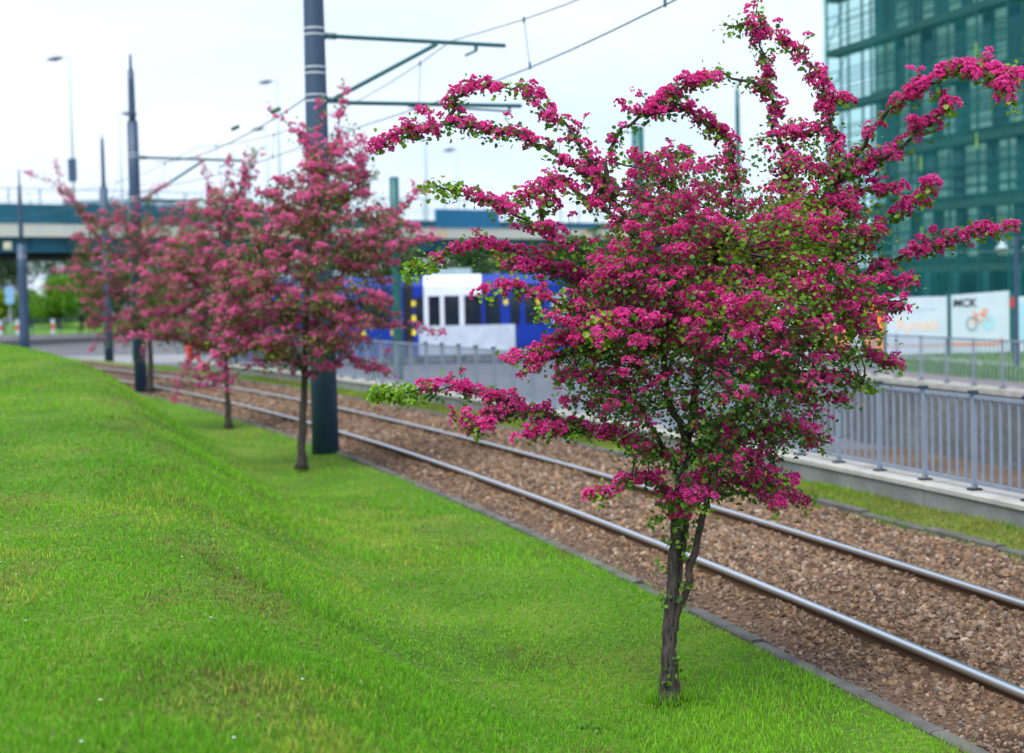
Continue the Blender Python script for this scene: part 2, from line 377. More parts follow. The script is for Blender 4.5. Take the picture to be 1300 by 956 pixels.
TREE_B=[
 ('T',[(0,0,0),(3,0,59),(8,0,124),(11,0,188),(17,0,263),(25,0,327),(34,0,380),(46,0,422)]),
 ('S',[(5,0,92),(6,-7,135),(-12,-15,189),(-35,-23,243),(-43,-30,295)]),
 ('S',[(10,0,167),(34,10,219),(66,20,273),(98,30,294)]),
 ('F',[(68,0,272),(111,7,282),(148,13,301),(197,20,310)]),
 ('F',[(68,0,267),(101,7,314),(133,13,335),(170,20,324)]),
 ('F',[(34,0,380),(48,10,417),(58,20,445)]),
 ('F',[(27,0,327),(70,7,369),(87,13,406),(94,20,433)]),
 ('L',[(50,0,369),(92,10,379),(113,20,406)]),
 ('F',[(-19,0,210),(-58,-20,201),(-86,-40,186)]),
 ('F',[(-29,0,242),(-68,-20,243),(-91,-40,223)]),
 ('F',[(5,0,134),(-34,-13,163),(-79,-27,170),(-125,-40,140)]),
 ('F',[(10,0,156),(55,3,165),(91,7,138),(128,10,128)]),
 ('F',[(10,0,167),(66,3,203),(103,7,197),(130,10,190)]),
 ('F',[(24,0,209),(77,5,224),(120,10,228)]),
 ('F',[(25,0,316),(29,-3,369),(25,-7,406),(21,-10,432)]),
 ('F',[(25,0,316),(-14,-5,359),(-34,-10,375)]),
 ('F',[(9,0,124),(34,-10,134),(57,-20,143)]),
]
TREE_B_CROWN=[(16,396),(30,433),(57,437),(83,416),(93,378),(134,340),(171,313),(149,287),(111,261),(126,207),(82,165),(17,145),(-42,141),(-100,169),(-113,217),(-92,270),(-60,323),(-30,376)]
TREE_C=[
 ('T',[(0,0,0),(0,0,61),(-1,0,124),(2,0,173),(-1,0,244),(-5,0,314),(-5,0,384)]),
 ('S',[(2,0,159),(-25,-15,216),(-48,-30,272)]),
 ('S',[(1,0,173),(32,15,243),(53,30,299)]),
 ('L',[(25,0,355),(43,0,410),(47,0,459),(60,0,501)]),
 ('F',[(10,0,341),(26,0,404),(21,0,436)]),
 ('F',[(-4,0,342),(-19,0,405),(-12,0,426)]),
 ('F',[(1,0,131),(-43,-10,147),(-96,-20,162),(-121,-30,170)]),
 ('F',[(2,0,103),(-33,-15,93),(-61,-30,89)]),
 ('F',[(1,0,96),(-25,-15,79),(-47,-30,78)]),
 ('F',[(1,0,124),(49,-15,145),(87,-30,165)]),
 ('F',[(-55,0,273),(-94,-15,267),(-125,-30,246)]),
 ('F',[(-42,0,230),(-89,-15,204),(-113,-30,205)]),
]
TREE_C_CROWN=[(-52,364),(-18,419),(26,418),(75,389),(86,312),(70,214),(61,172),(11,138),(-52,139),(-129,162),(-151,219),(-117,302)]
TREE_D=[
 ('T',[(0,0,0),(4,0,71),(3,0,139),(1,0,208),(-5,0,287),(-5,0,384)]),
 ('S',[(2,0,130),(-42,-15,209),(-74,-30,288)]),
 ('S',[(3,0,139),(49,15,227),(78,30,324)]),
 ('L',[(-118,0,406),(-159,0,462),(-209,0,500)]),
 ('F',[(-63,0,307),(-119,0,387),(-160,0,442)]),
 ('F',[(-37,0,189),(-102,-15,181),(-146,-30,169)]),
 ('F',[(-29,0,150),(-74,-15,142),(-90,-30,113)]),
 ('L',[(-64,0,268),(-131,0,299),(-175,0,333)]),
 ('F',[(-64,0,249),(-124,0,240),(-163,0,231)]),
 ('F',[(7,0,325),(-40,0,404),(-62,0,448)]),
 ('L',[(7,0,345),(6,0,442),(14,0,491)]),
 ('F',[(55,0,305),(97,0,401),(129,0,475)]),
]
TREE_D_CROWN=[(-156,436),(-58,454),(9,413),(69,451),(128,469),(145,361),(121,245),(89,157),(10,139),(-88,141),(-149,168),(-147,251),(-175,349)]

# ------------------------------------------------------------------ flowering hawthorns
def cat_rom(P, step):
    """smooth curve through the points"""
    P = np.asarray(P, float); Q = np.concatenate([[2*P[0]-P[1]], P, [2*P[-1]-P[-2]]]); out = []
    for i in range(1, len(Q)-2):
        n = max(2, int(np.linalg.norm(Q[i+1]-Q[i])/step)); t = np.arange(n)[:, None]/n
        a, b, c, d = Q[i-1], Q[i], Q[i+1], Q[i+2]
        out.append(.5*(2*b+(c-a)*t+(2*a-5*b+4*c-d)*t*t+(3*b-a-3*c+d)*t**3))
    return np.concatenate(out+[P[-1:]])

def unit(n):
    v = rng.standard_normal((n, 3)); return v/np.linalg.norm(v, axis=1)[:, None]

def frames(axis):
    """right-handed frames with the third axis along `axis` and a random spin"""
    n = len(axis); r = unit(n); a = np.cross(r, axis); a /= np.linalg.norm(a, axis=1)[:, None]+1e-9
    return np.stack([a, np.cross(axis, a), axis], 2)            # columns

def flower_shape(detail):
    """double hawthorn flower: an outer ring of cupped petals round an inner rosette"""
    V, F, T = [], [], []
    rings = [(5, 1., .0, .35, 1.), (4, .62, .25, .75, 1.22)] if detail else [(3, 1.05, 0., .5, 1.)]
    for n, r, z0, z1, b in rings:
        for k in range(n):
            a = 2*PI*k/n + r; w = PI/n*1.05
            k0 = len(V)
            V += [(0, 0, z0-.25), (r*.85*math.cos(a-w), r*.85*math.sin(a-w), z0+z1*.6), (r*1.1*math.cos(a), r*1.1*math.sin(a), z0+z1), (r*.85*math.cos(a+w), r*.85*math.sin(a+w), z0+z1*.6)]
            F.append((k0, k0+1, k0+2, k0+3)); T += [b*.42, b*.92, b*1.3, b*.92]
    return np.array(V), np.array(F), np.array(T)

def cluster_shapes(n_var, n_fl, R, r_fl, detail):
    """a domed corymb of flowers, several variants"""
    fv, ff, ft = flower_shape(detail); out = []
    for _ in range(n_var):
        k = int(n_fl*rng.uniform(.75, 1.25))
        th = rng.uniform(0, 2*PI, k); ph = np.arccos(1-rng.random(k)*1.05)
        d = np.stack([np.sin(ph)*np.cos(th), np.sin(ph)*np.sin(th), np.cos(ph)], 1)
        ctr = d*np.array([R, R, R*.62])*rng.uniform(.75, 1.1, (k, 1))
        fr = frames((d+.35*rng.standard_normal((k, 3)))/1.)
        fr /= np.linalg.norm(fr, axis=1)[:, None, :]+1e-9
        s = r_fl*rng.uniform(.75, 1.25, k)
        V = np.einsum('kij,nj->kni', fr, fv)*s[:, None, None]+ctr[:, None]
        F = ff[None]+np.arange(k)[:, None, None]*len(fv)
        pale = rng.random(k)
        out.append((V.reshape(-1, 3), F.reshape(-1, 4), np.tile(ft, k), np.repeat(pale, len(fv))))
    return out

def scatter_clusters(mb, shapes, P, A, S, tone, wash=0.):
    """P positions, A axes, S scales, tone 0..1 per cluster (light pink to deep crimson)"""
    pick = rng.integers(0, len(shapes), len(P)); fr = frames(A)
    for k, (V, F, br, pale) in enumerate(shapes):
        s = np.where(pick == k)[0]
        if not len(s): continue
        W = np.einsum('kij,nj->kni', fr[s], V)*S[s][:, None, None]+P[s][:, None]
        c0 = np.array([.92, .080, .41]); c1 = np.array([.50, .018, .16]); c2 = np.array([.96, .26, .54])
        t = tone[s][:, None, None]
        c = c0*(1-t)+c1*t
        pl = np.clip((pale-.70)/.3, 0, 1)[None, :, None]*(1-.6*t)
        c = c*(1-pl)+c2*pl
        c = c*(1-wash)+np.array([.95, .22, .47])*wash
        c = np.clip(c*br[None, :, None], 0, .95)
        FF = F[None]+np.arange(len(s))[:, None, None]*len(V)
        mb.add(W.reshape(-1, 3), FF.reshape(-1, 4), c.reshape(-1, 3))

def leaf_shape(detail):
    if detail:   # lobed hawthorn leaf, two folded halves
        R = [(0, 0, 0), (.2, .16, .05), (.52, .38, .12), (.30, .50, .06), (.50, .74, .12), (.22, .80, .05), (0, 1.05, -.06)]
        L = [(-x, y, z) for x, y, z in R]
        V = np.array(R+L, float); F = np.array([[0, 1, 2, 3, 4, 5, 6], [13, 12, 11, 10, 9, 8, 7]])
    else:
        V = np.array([(0, 0, 0), (.45, .5, .1), (0, 1, -.05), (-.45, .5, .1)], float); F = np.array([[0, 1, 2, 3]])
    return V, F

def scatter_leaves(mb, P, A, S, tint, detail=True):
    V, F = leaf_shape(detail); n = len(P)
    up = A + .8*rng.standard_normal((n, 3)); up /= np.linalg.norm(up, axis=1)[:, None]
    fr = frames(up)
    W = np.einsum('kij,nj->kni', fr, V)*S[:, None, None]+P[:, None]
    FF = F[None]+np.arange(n)[:, None, None]*len(V)
    mb.add(W.reshape(-1, 3), FF.reshape(-1, F.shape[1]), np.repeat(tint, len(V), 0))

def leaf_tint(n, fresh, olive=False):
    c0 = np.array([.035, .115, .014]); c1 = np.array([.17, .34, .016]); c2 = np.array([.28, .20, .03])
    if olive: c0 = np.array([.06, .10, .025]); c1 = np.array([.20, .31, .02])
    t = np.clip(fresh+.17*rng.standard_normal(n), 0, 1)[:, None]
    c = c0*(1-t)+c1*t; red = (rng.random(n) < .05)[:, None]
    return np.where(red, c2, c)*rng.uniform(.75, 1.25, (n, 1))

def in_poly(poly, x, z):
    poly = np.asarray(poly, float); ins = np.zeros(len(x), bool); j = len(poly)-1
    for i in range(len(poly)):
        xi, zi = poly[i]; xj, zj = poly[j]
        ins ^= ((zi > z) != (zj > z)) & (x < (xj-xi)*(z-zi)/(zj-zi+1e-12)+xi); j = i
    return ins

def hawthorn(loc, label, branches, crown, r0, n_twig, detail, depth, dens=1., far=1., tone_shift=0., stems=None, airy=9., lowz=(9, 9)):
    """trunk and limbs from the traced skeleton, inner twigs filling the crown, blossom sprays on top and leaves below"""
    root = thing('hawthorn_tree', label, 'tree', loc, 0, 'pink flowering trees along the tram track')
    trunk, limbs, fl, lf = MB(), MB(), MB(), MB()
    shapes = cluster_shapes(8 if detail else 4, 15 if detail else 7, .030, .0098 if detail else .0165, detail)
    CP, CA, CS, CT = [], [], [], []; LP, LA, LS, LF = [], [], [], []
    nodes = []                                                        # skeleton points for twigs to grow from
    def leaves(p, n, spread, fresh, size):
        LP.append(p+spread*rng.standard_normal((n, 3))); LA.append(np.tile([0, -.3, .8], (n, 1))+.5*rng.standard_normal((n, 3)))
        LS.append(size*rng.uniform(.6, 1.2, n)); LF.append(np.full(n, fresh))
    def clusters(p, a, s, t):
        CP.append(p); CA.append(a); CS.append(s); CT.append(t)
    for kd, pts in branches:
        P = cat_rom(np.array(pts, float)/100., .05*far)
        n = len(P); t = np.linspace(0, 1, n)
        if kd in 'TS':
            P[1:-1] += (.003 if kd == 'T' else .007)*rng.standard_normal((n-2, 3))
            if kd == 'T':
                r = r0*(1-.88*t**.8); r *= 1+.2*np.exp(-P[:, 2]/.2)+.45*np.exp(-P[:, 2]/.05)
                trunk.tube(P, r, 12 if detail else 8, jit=.07)
            else: limbs.tube(P, (r0*.40*(1-.8*t)+.004)*(.75+.25*np.sin(np.pi*np.clip(t*3,0,.5)))*np.ones(n), 8 if detail else 5, jit=.05)
            nodes.append(P[P[:, 2] > .9]); 
            continue
        P[1:] += .012*far*rng.standard_normal((n-1, 3))
        limbs.tube(P, (.0135*(1-t)+.003)*(1 if detail else 1.3), 5)
        nodes.append(P)
        L = np.linalg.norm(np.diff(P, axis=0), axis=1).sum()
        # sprays along the branch
        k = int(L/(.0115*far)*dens); u = rng.random(k)
        lo, hi = {'F': (.0, 1.), 'G': (.0, .86), 'G2': (.0, .86), 'A': (.52, 1.), 'L': (.0, .0)}[kd]
        u = lo+(hi-lo)*u
        if kd == 'A': u = np.concatenate([u, rng.random(k//6)*.5])
        if kd == 'L': u = u[:0]
        # flowers come in bunches with gaps of bare twig and leaf between
        keep = vnoise(u*L/.075+rng.uniform(0, 40), u*0+rng.uniform(0, 40), 11) > (.30 if kd != 'A' else .14)
        u = u[keep]; k = len(u)
        if k:
            b = np.stack([np.interp(u*(n-1), np.arange(n), P[:, c]) for c in range(3)], 1)
            d = unit(k); d[:, 2] = np.abs(d[:, 2])*.9-.25; d /= np.linalg.norm(d, axis=1)[:, None]
            off = d*rng.uniform(.012, .066, (k, 1))*np.array([1, 1, .95])
            ax = d+np.array([0, -.25, .55]); ax /= np.linalg.norm(ax, axis=1)[:, None]
            clusters(b+off, ax, rng.uniform(.5, 1.2, k), np.clip(.40-off[:, 2]*7+.25*rng.standard_normal(k), 0, 1)+tone_shift)  # clusters above the branch paler, below deeper: top light put into the tone
        kl = int(L/(.0042*far)); u = rng.random(kl)
        if kd == 'G2': u = np.concatenate([u, .86+.14*rng.random(kl//2)])
        if kd in 'GL': u = np.concatenate([u, .80+.2*rng.random(kl//4)])
        b = np.stack([np.interp(u*(n-1), np.arange(n), P[:, c]) for c in range(3)], 1)
        LP.append(b+.029*rng.standard_normal((len(u), 3))-np.array([0, 0, .012])); LA.append(np.tile([0, -.3, .7], (len(u), 1)))
        LS.append(rng.uniform(.018, .038, len(u))*far**.4); LF.append(np.where(u > .84, .85, .30)*np.ones(len(u)))
        # short side twigs carrying their own small sprays
        if kd != 'L':
            for _ in range(int(L/((.105 if detail else .06)*far**.6))):
                uu = rng.uniform(lo, 1); b = P[int(uu*(n-1))]; d = unit(1)[0]+np.array([0, 0, .35]); ln = rng.uniform(.035, .115 if detail else .16)*far**.6; q = b+d*ln
                limbs.tube([b, b+d*ln*.55+np.array([0, 0, .12*ln]), q], .0018 if detail else .004, 3, cap=False)
                if uu < hi:
                    k = rng.integers(1, 5); clusters(q+.016*far**.5*rng.standard_normal((k, 3)), np.array([0, -.3, .8])+.5*rng.standard_normal((k, 3)), rng.uniform(.4, 1.0, k), np.clip(.30+.3*rng.standard_normal(k), 0, 1)+tone_shift)
                leaves(b+d*ln*rng.uniform(.4, 1.1), rng.integers(2, 7), .020*far**.5, .8 if rng.random() < .25 else .3, .030*far**.4)
    nodes = np.concatenate(nodes)
    if not detail:                                                     # ragged shoots standing out of the crown
        cc = nodes[nodes[:, 2] > 1.2]; mid = cc.mean(0)
        for _ in range(26):
            a = cc[rng.integers(len(cc))]; d = (a-mid)*np.array([1, 1, .6])+np.array([0, 0, .35]); d /= np.linalg.norm(d)+1e-6; d += .35*rng.standard_normal(3); ln = rng.uniform(.35, .95)
            S = cat_rom([a, a+d*ln*.5+np.array([0, 0, .08]), a+d*ln], .08); limbs.tube(S, np.linspace(.010, .003, len(S)), 4)
            k = int(ln*42); b = S[rng.integers(0, len(S), k)]+.045*rng.standard_normal((k, 3)); clusters(b, np.array([0, -.3, .8])+.5*rng.standard_normal((k, 3)), rng.uniform(.5, 1.1, k), rng.uniform(0, .8, k)+tone_shift)
            for b in S[::2]: leaves(b, 9, .06, .4, .05)
    # inner twigs
    cr = np.array(crown, float)/100.; x0, x1 = cr[:, 0].min(), cr[:, 0].max(); z0, z1 = cr[:, 1].min(), cr[:, 1].max()
    xs = rng.uniform(x0, x1, n_twig*4); zs = rng.uniform(z0, z1, n_twig*4); ok = in_poly(cr, xs, zs); xs, zs = xs[ok], zs[ok]; ok = rng.random(len(xs)) < np.where(zs > airy, .38, np.where((zs < lowz[1]) & (zs > lowz[0]), .62, 1.)); xs, zs = xs[ok][:n_twig], zs[ok][:n_twig]
    xc, zc = (x0+x1)/2, z0+.5*(z1-z0)
    e = np.clip(1-((xs-xc)/(x1-x0)*2)**2*.9-((zs-zc)/(z1-z0)*2)**2*.9, .08, 1)**.5
    ys = rng.uniform(-1, 1, len(xs)); ys = np.sign(ys)*np.abs(ys)**.7*depth*e
    for x, y, z in zip(xs, ys, zs):
        q = np.array([x, y, z]); d = nodes-q; dist = np.linalg.norm(d, axis=1)+.6*np.clip(d[:, 2]+.05, 0, None)
        a = nodes[dist.argmin()]; v = q-a; ln = np.linalg.norm(v)
        if ln > .04:
            m1 = a+v*.5+np.array([0, 0, -.10*ln])+.06*ln*rng.standard_normal(3)
            T = cat_rom([a, m1, q], .08*far); limbs.tube(T, np.linspace(.0065, .0022, len(T))*(1 if detail else 1.5), 4 if detail else 3, cap=False)
        # a flat, gently drooping spray
        out = np.array([x-xc*.3, y, .15*(z-zc)]); out /= np.linalg.norm(out)+1e-6
        side = np.cross(out, [0, 0, 1.])
        bunch = vnoise(np.array([x*2.6+20]), np.array([z*8.5+y*3+20]), 21)[0]
        low = lowz[0]+.25*y < z < lowz[1]; k = rng.poisson((11.5 if bunch > .47 else 3.0)*dens*(.45 if low else 1))
        if k:
            w = rng.uniform(-1, 1, (k, 2)); p = q+out*(w[:, :1]*.10)+side*(w[:, 1:]*.07)*far**.3+np.array([0, 0, .018])*rng.standard_normal((k, 1))+np.array([0, 0, .02])
            ax = np.array([0, -.35, .9])+.45*rng.standard_normal((k, 3)); ax /= np.linalg.norm(ax, axis=1)[:, None]
            clusters(p, ax, rng.uniform(.45, .95, k), np.clip(.42+(.22 if detail else .4)*rng.standard_normal(k)+.35*(bunch < .45)-(.2 if low else 0), 0, 1)+tone_shift)
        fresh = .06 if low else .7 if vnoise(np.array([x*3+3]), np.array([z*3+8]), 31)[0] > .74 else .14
        leaves(q-np.array([0, 0, .025]), int((40 if detail else 46)/far**.3), .064*far**.4, fresh, (.027 if detail else .033)*far**.5)
    if stems:                                                          # leaf tufts sprouting from the stem
        for px, pz, k in stems: leaves(np.array([px, -.045, pz]), k, .024, .45, .034)
    CP, CA, CS, CT = map(np.concatenate, (CP, CA, CS, CT)); CA /= np.linalg.norm(CA, axis=1)[:, None]+1e-9; LP, LA, LS, LF = map(np.concatenate, (LP, LA, LS, LF))
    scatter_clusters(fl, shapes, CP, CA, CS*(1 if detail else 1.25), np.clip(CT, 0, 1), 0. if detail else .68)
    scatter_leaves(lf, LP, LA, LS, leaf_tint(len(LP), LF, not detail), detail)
    trunk.build('trunk', 'bark', root, smooth=True); limbs.build('branches', 'twig', root, smooth=True)
    lf.build('foliage', 'leaf', root); fl.build('blossom', 'petal', root)
    return root, len(CP), len(LP)

stem_tufts = [(-.03, .12, 10), (.04, .2, 14), (.02, .24, 8), (-.02, .62, 12), (.06, .64, 8), (-.03, .80, 8), (.02, .95, 14), (.11, .72, 10), (.13, .95, 12), (.10, .86, 10), (-.03, 1.08, 18), (.06, 1.05, 14), (.16, 1.05, 10), (.0, 1.18, 22), (-.08, 1.1, 16), (.09, 1.2, 16)]
print(hawthorn((.88, 8.29, -.08), 'sharp nearest pink hawthorn with arching blossom branches beside the near rail', MAIN_BRANCHES, MAIN_CROWN, .052, 560, True, .85, 1.0, 1., -.06, stem_tufts, 2.95, (1.32, 2.12))[1:])
print(hawthorn((-2.91, 19.32, -.05), 'blurred pink hawthorn standing just left of the thick dark blue pole', TREE_B, TREE_B_CROWN, .062, 430, False, 1.15, 1.25, 1.7, -.05)[1:])
print(hawthorn((-5.10, 25.34, -.05), 'slim pink hawthorn between the second pole and the tree beside the thick pole', TREE_C, TREE_C_CROWN, .06, 340, False, 1.15, 1.2, 1.9, -.03)[1:])
print(hawthorn((-9.00, 35.20, -.05), 'farthest pink hawthorn with its trunk against the second dark pole', TREE_D, TREE_D_CROWN, .085, 380, False, 1.3, .95, 2.1, .0)[1:])

# ------------------------------------------------------------------ broad-leaved trees and bushes behind
def leafy_tree(name, loc, label, cat, h, rad, z0, tint, n, leaf, trunk_r=.12, group=None, squash=1.):
    root = thing(name, label, cat, loc, 0, group)
    lf, tk = MB(), MB(); P = []
    lobes = []
    for _ in range(9):
        a = rng.uniform(0, 2*PI); q = rng.uniform(0, .62)*rad
        lobes.append((q*math.cos(a), q*math.sin(a)*squash, z0+(h-z0)*rng.uniform(.22, .82), rng.uniform(.32, .55)*rad))
    lobes.append((0, 0, h-.33*rad, .36*rad))
    for lx, ly, lz, lr in lobes:
        k = n//10; d = unit(k); r = lr*rng.uniform(.45, 1.08, (k, 1))
        p = np.array([lx, ly, lz])+d*r*np.array([1, squash, .85]); P.append(p[p[:, 2] > z0*.6])
        tk.tube(cat_rom([(0, 0, z0*.6+.2), (lx*.4, ly*.4, (z0+lz)/2), (lx, ly, lz)], .4), np.linspace(trunk_r*.5, .02, len(cat_rom([(0, 0, z0*.6+.2), (lx*.4, ly*.4, (z0+lz)/2), (lx, ly, lz)], .4))), 5)
    P = np.concatenate(P); k = len(P)
    tt = np.array(tint)*rng.uniform(.55, 1.5, (k, 1))*np.array([1, 1, 1])
    scatter_leaves(lf, P, np.tile([0, -.2, .7], (k, 1))+.5*rng.standard_normal((k, 3)), leaf*rng.uniform(.6, 1.3, k), tt, False)
    tk.tube([(0, 0, -.1), (.03, 0, z0*.5), (0, .02, max(z0, h*.4))], [trunk_r, trunk_r*.8, trunk_r*.55], 7)
    tk.build('trunk', 'twig', root, smooth=True); lf.build('crown', 'leaf', root)
    return root

# ------------------------------------------------------------------ ground
def base_z(x, y):
    """street level beyond the track, dipping into the tram ramp on the right"""
    dip = sstep(-9, -3, x)*(1-sstep(34, 46, y))*(1-sstep(14, 20, x-.25*(30-y)))
    left = (1-sstep(-9, -3, x))*(1-sstep(34, 44, y))
    return -.5-1.05*dip-.5*left
xs = np.concatenate([[-1500, -600, -250, -120], np.arange(-80, 61, 1.5), [100, 250, 600, 1500]])
ys = np.concatenate([[-200, -60, -20], np.arange(-8, 131, 1.5), [160, 220, 400, 900, 2500]])
XX, YY = np.meshgrid(xs, ys); ZZ = base_z(XX, YY)-.02
kind(MB().grid(np.stack([XX, YY, ZZ], -1)).build('ground', 'asphalt', smooth=True), 'structure')
# grassy bank the photographer stands on
ty = np.concatenate([np.arange(-8, 30, .22), np.arange(30, 76, .6)])
tu = np.concatenate([[-45, -30, -20, -14], np.arange(-11, -1.49, .16), [-1.51]])
Y2, U2 = np.meshgrid(ty, tu, indexing='ij'); P = track(Y2, U2, lawn_z(Y2, U2))
kind(MB().grid(P[:, ::-1]).build('lawn', 'lawn', smooth=True), 'structure')
# ballast bed
tu = np.linspace(-1.46, 1.98, 40)
bz = lambda y, u: -.128 + .060*np.exp(-(u/.55)**2) + .030*np.exp(-((np.abs(u)-.74)/.20)**2) - .05*sstep(-1.0, -1.45, u) + .05*sstep(1.3, 1.9, u) + .045*(vnoise(y*2.1, u*3+9, 6)-.5)
Y2, U2 = np.meshgrid(ty, tu, indexing='ij')
kind(MB().grid(track(Y2, U2, bz(Y2, U2))).build('ballast_bed', 'ballast', smooth=True), 'structure')
# verge on the far side, rising a little against the wall
tu = np.linspace(2.04, U_WALL+.04, 8); Y2, U2 = np.meshgrid(ty, tu, indexing='ij')
verge_z = lambda y, u: -.09+.05*sstep(2.1, 2.7, u)+.03*(vnoise(y*1.3, u*4, 8)-.5)
kind(MB().grid(track(Y2, U2, verge_z(Y2, U2))).build('verge', 'verge', smooth=True), 'structure')
# edging stones in 1 m lengths
for u0, w, zt, lab in ((-1.56, .10, -.045, 'left'), (1.96, .11, -.035, 'right')):
    mb = MB(); y = -6.
    while y < 74:
        dz = .008*rng.standard_normal(); 
        mb.sweep([(u0, zt-.25), (u0+w, zt-.25), (u0+w, zt-.012+dz), (u0+w-.012, zt+dz), (u0+.012, zt+dz), (u0, zt-.012+dz)], lambda t, u, z: track(np.full(len(u), t), u+.006*math.sin(t*1.7), z), np.linspace(y, y+.985, 3))
        y += 1.
    kind(mb.build('edging_stones', 'edging'), 'structure')

# rails: bright worn head, rusty foot
def rail(u0, label):
    prof = np.array([(-.075, -.17), (.075, -.17), (.075, -.158), (.012, -.135), (.010, -.055), (.034, -.045), (.036, -.012), (.026, -.002), (.0, .0), (-.026, -.002), (-.036, -.012), (-.034, -.045), (-.010, -.055), (-.012, -.135), (-.075, -.158)])
    rust = (.105, .055, .028, 0.); shine = (.62, .68, .76, 1.); grey = (.30, .27, .25, .7)
    tint = [rust]*5+[rust, grey, shine, shine, shine, grey, rust]+[rust]*3
    r = prof.copy(); r[:, 0] += u0
    o = MB().sweep(r, lambda t, u, z: track(np.full(len(u), t), u, z), np.concatenate([np.arange(-6, 30, .5), np.arange(30, 74, 1.)]), tint=tint).build('rail', 'rail', smooth=True)
    tag(o, label, 'rail', 'rails of the tram track')
rail(-.7175, 'steel rail of the track nearer to the lawn')
rail(.7175, 'steel rail of the track nearer to the grey railing')

# loose ballast
def ballast(n):
    y = 6.*(40/6.)**rng.random(n*3)
    u = rng.uniform(-1.42, 1.93, n*3); keep = (np.abs(u-.7175) > .05) & (np.abs(u+.7175) > .05); y, u = y[keep][:n], u[keep][:n]; n = len(y)
    P = track(y, u, bz(y, u)); 
    s = np.clip(  .0185*(y/9)**.5, .014, .06)*rng.uniform(.55, 1.45, n)*np.where((u < -1.05) & (rng.random(n) < .8), .6, 1)
    g = (1+5**.5)/2
    iv = np.array([(-1, g, 0), (1, g, 0), (-1, -g, 0), (1, -g, 0), (0, -1, g), (0, 1, g), (0, -1, -g), (0, 1, -g), (g, 0, -1), (g, 0, 1), (-g, 0, -1), (-g, 0, 1)])/1.9
    fc = np.array([(0, 11, 5), (0, 5, 1), (0, 1, 7), (0, 7, 10), (0, 10, 11), (1, 5, 9), (5, 11, 4), (11, 10, 2), (10, 7, 6), (7, 1, 8), (3, 9, 4), (3, 4, 2), (3, 2, 6), (3, 6, 8), (3, 8, 9), (4, 9, 5), (2, 4, 11), (6, 2, 10), (8, 6, 7), (9, 8, 1)])
    V = iv[None]*rng.uniform(.5, 1.32, (n, 12, 1))*rng.uniform(.5, 1.4, (n, 1, 3))
    fr = frames(unit(n)); V = np.einsum('kij,knj->kni', fr, V)*s[:, None, None]
    P[:, 2] += s*.25
    V = V+P[:, None]
    base = np.array([(.235, .152, .10), (.175, .112, .074), (.29, .21, .15), (.12, .08, .058), (.36, .285, .23), (.26, .155, .085), (.19, .165, .142)])
    c = base[rng.choice(7, n, p=[.26, .27, .13, .15, .04, .09, .06])]*rng.uniform(.62, 1.10, (n, 1))
    near = np.exp(-((np.abs(u)-.72)/.22)**2)[:, None]                       # brake dust beside the rails
    c = c*(1-.45*near)+np.array([.12, .068, .032])*.45*near
    edge = sstep(-1.05, -1.35, u)[:, None]; c = c*(1-.5*edge)+np.array([.15, .14, .13])*.5*edge
    mb = MB().add(V.reshape(-1, 3), (fc[None]+np.arange(n)[:, None, None]*12).reshape(-1, 3), np.repeat(c, 12, 0))
    kind(mb.build('ballast_stones', 'stone'), 'stuff')
ballast(44000)

# grass
def blades(name, P, h, w, tint, two=True):
    n = len(P); a = rng.uniform(0, 2*PI, n); lean = rng.uniform(.05, .75, n)*h; b = rng.uniform(0, 2*PI, n)
    wx = np.stack([np.cos(a), np.sin(a), np.zeros(n)], 1)*w[:, None]*.5; d = np.stack([np.cos(b)*lean, np.sin(b)*lean, h], 1)
    dm = d*np.array([.38, .38, .58])
    if two:
        V = np.stack([P-wx, P+wx, P+dm+wx*.75, P+dm-wx*.75, P+d], 1); k = np.arange(n)[:, None]*5
        fs = [k+np.array([[0, 1, 2, 3]]), k+np.array([[3, 2, 4]])]; m = 5
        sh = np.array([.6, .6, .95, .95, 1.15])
    else:
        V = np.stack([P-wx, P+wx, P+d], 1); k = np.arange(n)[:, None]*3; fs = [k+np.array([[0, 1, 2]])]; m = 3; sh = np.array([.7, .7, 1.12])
    return V.reshape(-1, 3), fs, (tint[:, None]*sh[None, :, None]).reshape(-1, 3)

def lawn_tint(P, n):
    x, y = P[:, 0], P[:, 1]
    g0 = np.array([.105, .33, .016]); g1 = np.array([.205, .48, .022]); ylw = np.array([.38, .44, .07]); brn = np.array([.24, .19, .085])
    t = np.clip(.5+1.3*(vnoise(x*.8+11, y*.8, 41)-.5)+.3*rng.standard_normal(n), 0, 1)[:, None]
    c = g0*(1-t)+g1*t
    pt = np.clip((vnoise(x*1.1+3, y*.55+7, 42)*.6+vnoise(x*4, y*3, 43)*.4-.50)*4, 0, 1); mask = rng.random(n) < pt*.55
    c[mask] = ylw*rng.uniform(.8, 1.15, (mask.sum(), 1))
    pb = np.clip((vnoise(x*2.2+30, y*1.4+7, 44)-.78)*5, 0, 1)*.5; mask = rng.random(n) < pb+.02; c[mask] = brn*rng.uniform(.6, 1.15, (mask.sum(), 1))
    return c*rng.uniform(.7, 1.3, (n, 1))

